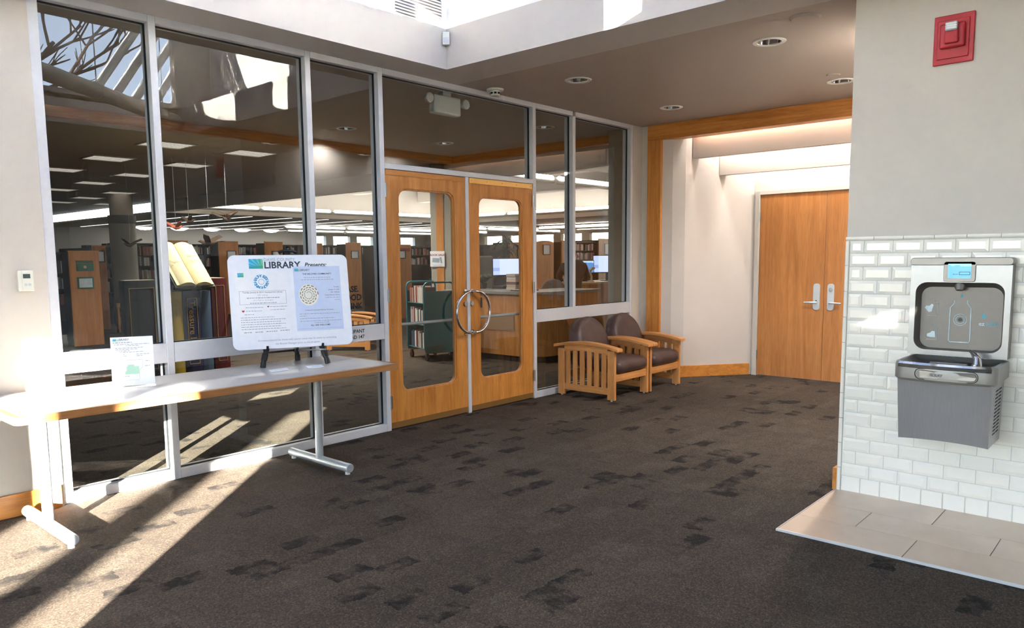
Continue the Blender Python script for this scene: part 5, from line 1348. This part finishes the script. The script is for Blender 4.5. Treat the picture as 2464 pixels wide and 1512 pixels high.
# ---- door-height bookcase seen through the left door
shelf_range('wood end panel shelving with a red header behind the left oak door', 7.80, 9.0, 0.52, 1.735, 1.2, (-0.02, 1.515, 0.20, 0.20))
r2 = [o for o in COL.objects if o.name.startswith('shelving_range')][-1]
obj('header_sign', MB().box(-0.22, 0.22, -0.012, -0.0005, 1.59, 1.665), plain('red_header', '#9c2633', 0.6), r2)
bookcase('black display bookcase between two wood panels behind the door', 8.08, 8.72, 9.05, 1.72, [0.55, 0.86, 1.27, 1.50], unit=0.7)
bcs = [(1.50, 'top'), (1.27, 'second')]
for zz, nm in bcs: book_row(8.12, 8.68, 9.07, zz+0.001, 'book on the %s shelf of the black display bookcase' % nm, 'display case %s shelf books' % nm, 0.13, 0.175, 0.02, 0.045, skip=0.12)
shelf_range('narrow wood shelving panel beside the column behind the door', 8.86, 9.0, 0.26, 1.735, 1.2)
t = thing('shelf_figurine', 'small pale teddy-like figurine in front of the display bookcase', 'figurine', (7.55, 7.5, 0.0))
obj('stand', MB().box(-0.25, 0.30, -0.1, 0.1, 0, 0.98), M_CASE, t)
obj('body', MB().lathe([(0.0,0.98),(0.07,1.0),(0.085,1.06),(0.05,1.12),(0.0,1.13)], n=16), plain('figurine_cream', '#d8cdb8', 0.8), t)
obj('head', MB().lathe([(0.0,1.12),(0.045,1.14),(0.05,1.17),(0.0,1.21)], n=16), plain('figurine_head', '#d8cdb8', 0.8), t)
for s in (-1, 1): obj('arm', MB().tube([(s*0.06,0,1.09),(s*0.13,-0.02,1.03)], 0.02, 8), plain('figurine_arm%d' % s, '#d8cdb8', 0.8), t)
obj('orange_card', MB().box(0.02, 0.28, 0.03, 0.05, 0.98, 1.16), plain('orange_card', '#c98a45', 0.7), t)

# ---- service desk behind the right door
dk = thing('service_desk', 'wood fronted service desk with grey top behind the right door', 'desk', (0,0,0))
def desk_plan(off):
    # L-shape with one rounded corner towards the doors
    r = 0.35
    pts = [(4.55+off, 3.6+off)]
    pts = [(3.75-off, 3.3+off)]
    for k in range(9):
        a = PI + PI/2*k/8; pts.append((3.75-off+r+off*0+r*math.cos(a)*1.0, 1.52-off+r+r*math.sin(a)))
    pts += [(5.10+off, 1.52-off), (5.10+off, 2.20), (4.45, 2.20), (4.45, 3.3+off)]
    return pts
obj('front', MB().prism([(x, y, 0.08) for x, y in desk_plan(0.0)], (0, 0, 0.84)), M_SHELFW, dk)
obj('plinth', MB().prism([(x, y, 0.0) for x, y in desk_plan(-0.03)], (0, 0, 0.08)), M_CASE, dk)
obj('worktop', MB().prism([(x, y, 0.92) for x, y in desk_plan(0.035)], (0, 0, 0.035)), plain('desk_top_grey', '#8f897f', 0.4), dk)
obj('notice', MB().box(3.742, 3.749, 1.95, 2.45, 0.42, 0.66), plain('framed_desk_notice', '#a37a52', 0.5), dk)
obj('slot', MB().box(3.742, 3.7495, 2.55, 2.75, 0.72, 0.86), M_DARK, dk)
dk2 = thing('workstation_desk', 'second wood workstation desk right of the mullion', 'desk', (0,0,0))
obj('worktop', MB().box(6.75, 8.8, 2.85, 3.6, 0.94, 0.975), plain('workstation_top', '#c9a878', 0.45), dk2)
obj('front', MB().box(6.8, 8.75, 2.9, 2.94, 0.0, 0.94), M_SHELFW, dk2); obj('side', MB().box(6.8, 6.84, 2.94, 3.55, 0.0, 0.94), M_SHELFW, dk2); obj('shelf', MB().box(6.84, 8.7, 2.94, 3.5, 0.5, 0.53), M_SHELFWX, dk2)
def monitor(label, loc, w, h, rz, mat):
    t = thing('computer_monitor', label, 'monitor', loc, rz)
    obj('housing', MB().box(-w/2, w/2, 0, 0.03, 0.14, 0.14+h), M_BLACKP, t, bevel=0.004)
    obj('screen', MB().box(-w/2+0.012, w/2-0.012, -0.002, 0.0, 0.14+0.02, 0.14+h-0.012), mat, t)
    obj('stand', MB().box(-0.03, 0.03, 0.02, 0.05, 0.0, 0.2), M_BLACKP, t); obj('base', MB().box(-0.11, 0.11, -0.07, 0.11, 0, 0.012), M_BLACKP, t, bevel=0.004)
    return t
def desktop_mat():
    t = NT('desktop_screen'); tc = t.n('TexCoord'); s = t.n('SeparateXYZ', {0: tc.outputs['Generated']})
    a = t.math('LESS_THAN', s.outputs[0], 0.17); b = t.math('MULTIPLY', a, t.math('MULTIPLY', t.math('GREATER_THAN', s.outputs[2], 0.25), t.math('LESS_THAN', s.outputs[2], 0.45)))
    c = t.mix(a, hexc('#c9d4f4'), hexc('#b4c4ee')); c = t.mix(b, c, hexc('#8ea2dc'))
    t.p(color=(0.02,0.02,0.02,1), ecol=c, estr=0.95, rough=0.2); t.m.cycles.emission_sampling = 'NONE'; return t.m
M_DESKTOP = desktop_mat()
M_DESKTOP2 = screen_mat('blue_app_screen', '#4a86c8', '#bcd8f0', 0.9)
monitor('bright monitor seen through the right oak door', (4.62, 2.75, 1.0), 0.66, 0.27, math.radians(-20), M_DESKTOP)
t = thing('monitor_riser', 'dark riser under the bright monitor on the service desk', 'riser', (4.62, 2.80, 0.955)); obj('box', MB().box(-0.25, 0.25, -0.10, 0.13, 0, 0.045), M_BLACKP, t, bevel=0.004)
monitor('bright monitor at the right edge of the glazed screen', (7.74, 3.14, 0.976), 0.62, 0.33, math.radians(-30), M_DESKTOP)
for o in list(COL.objects)[-6:]:
    pass
monitor('small blue monitor beside the seated person', (7.20, 3.24, 0.976), 0.30, 0.24, math.radians(-30), M_DESKTOP2)
for i in range(6):
    th_ = random.uniform(0.025, 0.045)
    o = put_book(4.18+random.uniform(-0.01, 0.01), 2.30, 0.956 + i*0.038, 0.23, 0.17, 0.036, 0, 'tan book in the stack on the service desk', 'stacked desk books', BOOKS[(9, 1, 5, 9, 0, 1)[i]])
t = thing('paper_tray', 'papers and open tray on the service desk', 'papers', (3.95, 2.05, 0.956))
obj('tray', MB().box(-0.02, 0.30, -0.12, 0.12, 0, 0.012), M_BLACKP, t); obj('sheet', MB().box(-0.0, 0.28, -0.1, 0.1, 0.012, 0.016), M_WHITEPAPER, t); obj('sheet', MB().box(-0.1, 0.14, -0.22, -0.02, 0.018, 0.021), M_BLUEPAPER, t)
# high-backed grey office chair behind the desk
t = thing('office_chair', 'high-backed grey office chair behind the service desk', 'office chair', (5.05, 3.75, 0), math.radians(-25))
m_ = plain('grey_upholstery', '#76726a', 0.8)
obj('backrest', MB().box(-0.19, 0.19, 0.0, 0.09, 0.60, 1.45), m_, t, bevel=0.04, seg=3); obj('seat', MB().box(-0.25, 0.25, -0.48, 0.0, 0.44, 0.53), m_, t, bevel=0.03, seg=3)
for s in (-1, 1): obj('armrest', MB().tube([(s*0.25,-0.05,0.5),(s*0.30,-0.08,0.70),(s*0.30,-0.35,0.72)], 0.025, 8), M_BLACKP, t)
obj('gas_column', MB().cyl((0,-0.22,0.1), 0.03, 0.35, 12), M_BLACKP, t)
for k in range(5):
    a = 2*PI*k/5; obj('base_arm', MB().tube([(0,-0.22,0.12), (0.3*math.cos(a), -0.22+0.3*math.sin(a), 0.06)], 0.022, 8), M_BLACKP, t)
t = thing('office_chair', 'round-backed taupe chair behind the service desk right of the door', 'office chair', (5.40, 2.58, 0), math.radians(-40))
m_ = plain('taupe_upholstery', '#8a7a70', 0.8)
pts = [(0.21*math.cos(PI*k/16), 0.86+0.22*math.sin(PI*k/16)) for k in range(17)]
obj('backrest', MB().prism([(0.20, 0, 0.56)]+[(u, 0, v) for u, v in pts]+[(-0.20, 0, 0.56)], (0, 0.08, 0)), m_, t, bevel=0.025, seg=3)
obj('seat', MB().box(-0.23, 0.23, -0.42, 0.06, 0.44, 0.54), m_, t, bevel=0.03, seg=3); obj('gas_column', MB().cyl((0,-0.2,0.1), 0.03, 0.36, 12), M_BLACKP, t)
for k in range(5):
    a = 2*PI*k/5; obj('base_arm', MB().tube([(0,-0.2,0.12), (0.28*math.cos(a), -0.2+0.28*math.sin(a), 0.06)], 0.022, 8), M_BLACKP, t)
# desk lamp / barcode stand
t = thing('scanner_stand', 'beige gooseneck scanner stand beside the small blue monitor', 'scanner', (6.98, 2.98, 0.976))
mm_ = plain('scanner_beige', '#c9b79c', 0.5)
obj('neck', MB().tube([(0,0,0.0), (0.01,0,0.09), (-0.02,0,0.16), (-0.01,0,0.22)], 0.018, 8), mm_, t); obj('head', MB().tube([(-0.03,0,0.20), (0.01,0,0.235), (0.07,-0.02,0.24)], [0.025, 0.03, 0.02], 8), mm_, t); obj('base', MB().cyl((0,0,0), 0.06, 0.012, 16), mm_, t)
t = thing('desk_bowl_plant', 'dark leafy plant on the service desk in front of the chair', 'plant', (4.30, 3.05, 0.956))
obj('pot', MB().lathe([(0.0,0.0),(0.05,0.0),(0.065,0.08),(0.06,0.085),(0.0,0.08)], n=16), plain('dark_pot', '#3a332c', 0.5), t)
m_ = plain('dark_leaf', '#39422f', 0.6)
for k in range(9):
    a = 2*PI*k/9+0.3; L_ = 0.13+0.05*(k % 3)
    pts = [(0,0,0.08), (L_*0.5*math.cos(a), L_*0.5*math.sin(a), 0.19), (L_*math.cos(a), L_*math.sin(a), 0.17)]
    obj('leaf', MB().tube(pts, [0.012, 0.035, 0.004], 6), m_, t)
# tall plant
t = thing('dracaena_plant', 'tall leafy indoor plant above the bright monitor', 'plant', (8.18, 6.05, 0))
obj('pot', MB().lathe([(0.0,0.0),(0.18,0.0),(0.23,0.42),(0.21,0.43),(0.20,0.38),(0.0,0.37)], n=20), plain('planter', '#6f5a48', 0.6), t)
obj('stem', MB().tube([(0,0,0.35), (0.03,0.02,0.9), (-0.02,0,1.35), (0,0,1.75)], [0.035, 0.03, 0.028, 0.02], 8), plain('plant_stem', '#6a5a3f', 0.8), t)
M_LEAF = plain('green_leaf', '#4e5f34', 0.5); M_LEAFV = plain('variegated_leaf', '#8d8f74', 0.5)
leaf = MB(); n = 8
for i in range(n+1):
    u = i/n; w = 0.028*math.sin(PI*(0.08+0.9*u)); x = 0.36*u; z = 0.20*u-0.42*u*u
    leaf.v += [(x, -w, z+0.006), (x, 0, z), (x, w, z+0.006)]; 
    if i: b_ = 3*i; leaf.f += [(b_-3, b_-2, b_+1, b_), (b_-2, b_-1, b_+2, b_+1)]; leaf.sm += [True, True]
lm = leaf.mesh('leaf'); lm.materials.append(M_LEAF); lm2 = lm.copy(); lm2.materials.clear(); lm2.materials.append(M_LEAFV)
for k in range(44):
    o = bpy.data.objects.new('leaf', lm if k < 32 else lm2); link(o, t)
    hi = k < 32
    o.location = (0.01, 0, random.uniform(1.5, 1.78) if hi else random.uniform(1.1, 1.45)); s = random.uniform(0.75, 1.15)
    o.scale = (s, s, s); o.rotation_euler = (0, random.uniform(-0.9, 0.25), 2*PI*k*0.381966)

# ---- shelving seen through the right panes
shelf_range('arched wood end panel shelving behind the taupe chair', 11.9, 8.0, 0.72, 1.86, 1.6, (0.05, 1.62, 0.30, 0.28), True)
shelf_range('narrow wood end panel shelving left of the person', 12.85, 8.0, 0.46, 1.86, 1.6, (0.12, 1.62, 0.24, 0.28))
shelf_range('wood end panel shelving with blue header behind the tall plant', 10.85, 8.0, 0.66, 1.79, 1.2, (0.05, 1.50, 0.27, 0.27))
r3 = [o for o in COL.objects if o.name.startswith('shelving_range')][-1]
obj('header_sign', MB().box(-0.24, 0.3, -0.012, -0.0005, 1.64, 1.72), plain('blue_header', '#4b5878', 0.6), r3)
bookcase('dark bookcase behind the person right of the mullion', 14.25, 15.64, 9.0, 1.90, [0.4, 0.75, 1.08, 1.34, 1.62], unit=1.1)
for zz, nm in ((1.62, 'top'), (1.34, 'second'), (1.08, 'third')):
    book_row(14.3, 15.6, 9.03, zz+0.001, 'book on the %s shelf behind the person' % nm, '%s shelf books behind the person' % nm, 0.17, 0.22, 0.04, 0.08)
shelf_range('wood end panel shelving above the rightmost monitor', 16.1, 8.9, 0.86, 1.97, 1.2, (0.05, 1.66, 0.36, 0.36))

# ---- person bending over the workstation, seen from behind
def skin_mesh(name, pts, edges, mat, parent=None, root=0, sub=2):
    """pts: name -> (pos, rx, ry)"""
    keys = list(pts); me = bpy.data.meshes.new(name)
    me.from_pydata([pts[k][0] for k in keys], [(keys.index(a), keys.index(b)) for a, b in edges], [])
    o = bpy.data.objects.new(name, me); link(o, parent)
    md = o.modifiers.new('skin', 'SKIN'); md.use_smooth_shade = True
    if not me.skin_vertices:
        me.attributes  # layer is made below
    bm = bmesh.new(); bm.from_mesh(me); lay = bm.verts.layers.skin.verify()
    bm.verts.ensure_lookup_table()
    for i, k in enumerate(keys):
        bm.verts[i][lay].radius = (pts[k][1], pts[k][2]); bm.verts[i][lay].use_root = (i == root)
    bm.to_mesh(me); bm.free()
    ss = o.modifiers.new('subsurf', 'SUBSURF'); ss.levels = sub; ss.render_levels = sub
    me.materials.append(mat); return o
M_SKIN = plain('skin', '#c79a80', 0.55); M_JACKET = plain('dark_jacket', '#1b1c27', 0.8); M_TROUS = plain('dark_trousers', '#2a2b30', 0.85); M_HAIR = plain('brown_hair', '#5a3a28', 0.7)
PB = Vector((6.02, 2.62, 0)); fw = Vector((0.75, 0.66, 0)).normalized(); rt = Vector((0.66, -0.75, 0)).normalized()
def pp(f, r, z): return tuple(PB+fw*f+rt*r+Vector((0,0,z)))
body = {'pelvis': (pp(0,0,0.86), .115, .125), 'waist': (pp(0.06,0,1.0), .105, .12), 'chest': (pp(0.19,0,1.19), .12, .15), 'neckb': (pp(0.31,0,1.325), .06, .07), 'neck': (pp(0.36,0,1.37), .05, .05), 'head': (pp(0.42,0,1.43), .085, .08), 'crown': (pp(0.455,0,1.475), .07, .065)}
ed = [('pelvis','waist'), ('waist','chest'), ('chest','neckb'), ('neckb','neck'), ('neck','head'), ('head','crown')]
for s, L in ((-1, 'l'), (1, 'r')):
    body.update({L+'sh': (pp(0.24, s*0.165, 1.27), .062, .062), L+'el': (pp(0.40, s*0.24, 1.08), .043, .043), L+'wr': (pp(0.60, s*0.17, 1.02), .028, .024), L+'pa': (pp(0.66, s*0.16, 1.015), .030, .016),
                 L+'hip': (pp(0.0, s*0.085, 0.80), .085, .09), L+'kn': (pp(0.05, s*0.10, 0.46), .058, .058), L+'an': (pp(-0.02, s*0.10, 0.09), .038, .038), L+'to': (pp(0.13, s*0.11, 0.035), .035, .03)})
    ed += [('chest', L+'sh'), (L+'sh', L+'el'), (L+'el', L+'wr'), (L+'wr', L+'pa'), ('pelvis', L+'hip'), (L+'hip', L+'kn'), (L+'kn', L+'an'), (L+'an', L+'to')]
    for q, (off_, ln) in enumerate(((-0.028, .075), (-0.010, .085), (0.008, .08), (0.026, .065))):
        body[L+'f%da' % q] = (pp(0.70, s*0.16+off_, 1.018), .010, .010); body[L+'f%db' % q] = (pp(0.70+ln*0.6, s*0.16+off_, 1.012), .009, .009); body[L+'f%dc' % q] = (pp(0.70+ln, s*0.16+off_, 0.998), .007, .007)
        ed += [(L+'pa', L+'f%da' % q), (L+'f%da' % q, L+'f%db' % q), (L+'f%db' % q, L+'f%dc' % q)]
    body[L+'ta'] = (pp(0.66, s*0.16-s*0.035, 1.008), .011, .011); body[L+'tb'] = (pp(0.70, s*0.16-s*0.055, 1.0), .009, .009); ed += [(L+'wr', L+'ta'), (L+'ta', L+'tb')]
person = tag(skin_mesh('person', body, ed, M_SKIN), 'person in dark jacket bending over the far workstation, seen from behind', 'person')
jk = {k: (body[k][0], body[k][1]*1.16+0.006, body[k][2]*1.16+0.006) for k in ('pelvis', 'waist', 'chest', 'neckb', 'lsh', 'lel', 'lwr', 'rsh', 'rel', 'rwr')}
jk['hem'] = (pp(-0.02, 0, 0.76), .135, .165)
skin_mesh('jacket', jk, [('hem','pelvis'), ('pelvis','waist'), ('waist','chest'), ('chest','neckb'), ('chest','lsh'), ('lsh','lel'), ('lel','lwr'), ('chest','rsh'), ('rsh','rel'), ('rel','rwr')], M_JACKET, person)
tr_ = {k: (body[k][0], body[k][1]*1.15+0.006, body[k][2]*1.15+0.006) for k in ('pelvis', 'lhip', 'lkn', 'lan', 'rhip', 'rkn', 'ran')}
skin_mesh('trousers', tr_, [('pelvis','lhip'), ('lhip','lkn'), ('lkn','lan'), ('pelvis','rhip'), ('rhip','rkn'), ('rkn','ran')], M_TROUS, person)
for s in (-1, 1):
    skin_mesh('shoe', {'a': (pp(-0.05, s*0.10, 0.045), .05, .045), 'b': (pp(0.06, s*0.105, 0.04), .05, .04), 'c': (pp(0.16, s*0.11, 0.035), .04, .033)}, [('a','b'), ('b','c')], M_BLACKP, person)
skin_mesh('hair', {'a': (pp(0.365, 0, 1.415), .055, .062), 'b': (pp(0.405, 0, 1.465), .072, .075), 'c': (pp(0.45, 0, 1.49), .062, .062)}, [('a','b'), ('b','c')], M_HAIR, person)
# face: ears, eyes, nose, mouth
hc = Vector(body['head'][0]); up_ = Vector((fw.x*0.35, fw.y*0.35, 0.9)).normalized(); ff = (fw - up_*fw.dot(up_)).normalized()
ff = (fw*0.9+Vector((0,0,-0.4))).normalized()
for s in (-1, 1):
    e = hc+rt*s*0.082; obj('ear', MB().tube([e+Vector((0,0,-0.03)), e+rt*s*0.01, e+Vector((0,0,0.03))], [0.008, 0.018, 0.008], 8), M_SKIN, person)
    e = hc+ff*0.082+rt*s*0.03+Vector((0,0,0.012)); obj('eye', MB().tube([e, e+ff*0.006], [0.011, 0.006], 8), M_WHITEP, person)
nz = hc+ff*0.085; obj('nose', MB().tube([nz+Vector((0,0,0.02)), nz+ff*0.022-Vector((0,0,0.01))], [0.008, 0.014], 8), M_SKIN, person)
mo = hc+ff*0.078-Vector((0,0,0.045)); obj('mouth', MB().tube([mo-rt*0.022, mo+ff*0.006, mo+rt*0.022], 0.006, 6), plain('lips', '#a8625a', 0.5), person)

# ---- bare winter trees outside
def tree(label, loc, h, seed, col='#4a3d36'):
    t = thing('bare_tree', label, 'tree', loc, 0, 'bare trees outside'); rnd = random.Random(seed); mb = MB()
    def br(p, d, L, r, lv):
        q = p+d*L; mid = p.lerp(q, 0.5)+Vector((rnd.uniform(-1,1), rnd.uniform(-1,1), 0))*L*0.05
        mb.tube([p, mid, q], [r, r*0.85, r*0.7], 5, cap=False)
        if lv == 0: return
        for _ in range(3 if lv > 1 else 4):
            dd_ = (d+Vector((rnd.uniform(-1,1), rnd.uniform(-1,1), rnd.uniform(-0.3,0.8)))*0.75).normalized()
            br(p.lerp(q, rnd.uniform(0.55, 1.0)), dd_, L*rnd.uniform(0.55, 0.8), r*0.6, lv-1)
    br(Vector((0,0,-0.2)), Vector((0,0,1)), h*0.3, 0.012*h, 5)
    obj('branches', mb, plain('bark_%d' % seed, col, 0.9), t); return t
for i, (x, y, h) in enumerate(((24.9, 27.5, 5.5), (19.0, 29.0, 6.0), (27.5, 13.0, 5.5), (27.0, 18.5, 5.0), (28, 8.0, 6.0))):
    tree('bare winter tree outside the far library windows', (x, y, -0.15), h, 40+i)
tree('bare tree against blue sky mirrored in the left pane', (-0.1, -13.0, -0.15), 12.5, 77)

# ================================================================== labels of look-alikes: colour first, then place in the row
CNAMES = ['cream', 'tan', 'dark red', 'white', 'slate blue', 'brown', 'pink', 'charcoal', 'grey', 'peach', 'dark green', 'rose']
def ordinal(n): return '%d%s' % (n, 'th' if 10 <= n % 100 <= 20 else {1: 'st', 2: 'nd', 3: 'rd'}.get(n % 10, 'th'))
def single_out():
    bpy.context.view_layer.update()
    kids = {}
    for o in COL.objects:
        if o.parent is not None: kids.setdefault(o.parent.name, []).append(o)
    def centre(o):
        q = o if o.type == 'MESH' else kids[o.name][0]
        return q.matrix_world @ (sum((Vector(c) for c in q.bound_box), Vector())/8)
    same = {}
    for o in COL.objects:
        if o.parent is None and 'label' in o and o.get('kind') != 'structure': same.setdefault(o['label'], []).append(o)
    C0 = Vector((-3.92, -4.814, 1.4125))
    for lab, os_ in same.items():
        if len(os_) < 2: continue
        stack = 'stack' in lab
        def key(o):
            d = centre(o)-C0; return d.z if stack else d.dot(_R)/max(0.1, abs(d.dot(_F)))
        for i, o in enumerate(sorted(os_, key=key)):
            l2 = lab
            if o.name.startswith('book') and o.type == 'MESH' and not stack:
                for k, me in enumerate(BOOKS):
                    if o.data == me: l2 = lab.replace('dim book', 'book', 1).replace('book', CNAMES[k]+' book', 1)
            w = ('%s from bottom, %s' if stack else '%s from left, %s') % (ordinal(i+1), l2)
            ws = w.split(); o['label'] = ' '.join(ws[:16])
single_out()
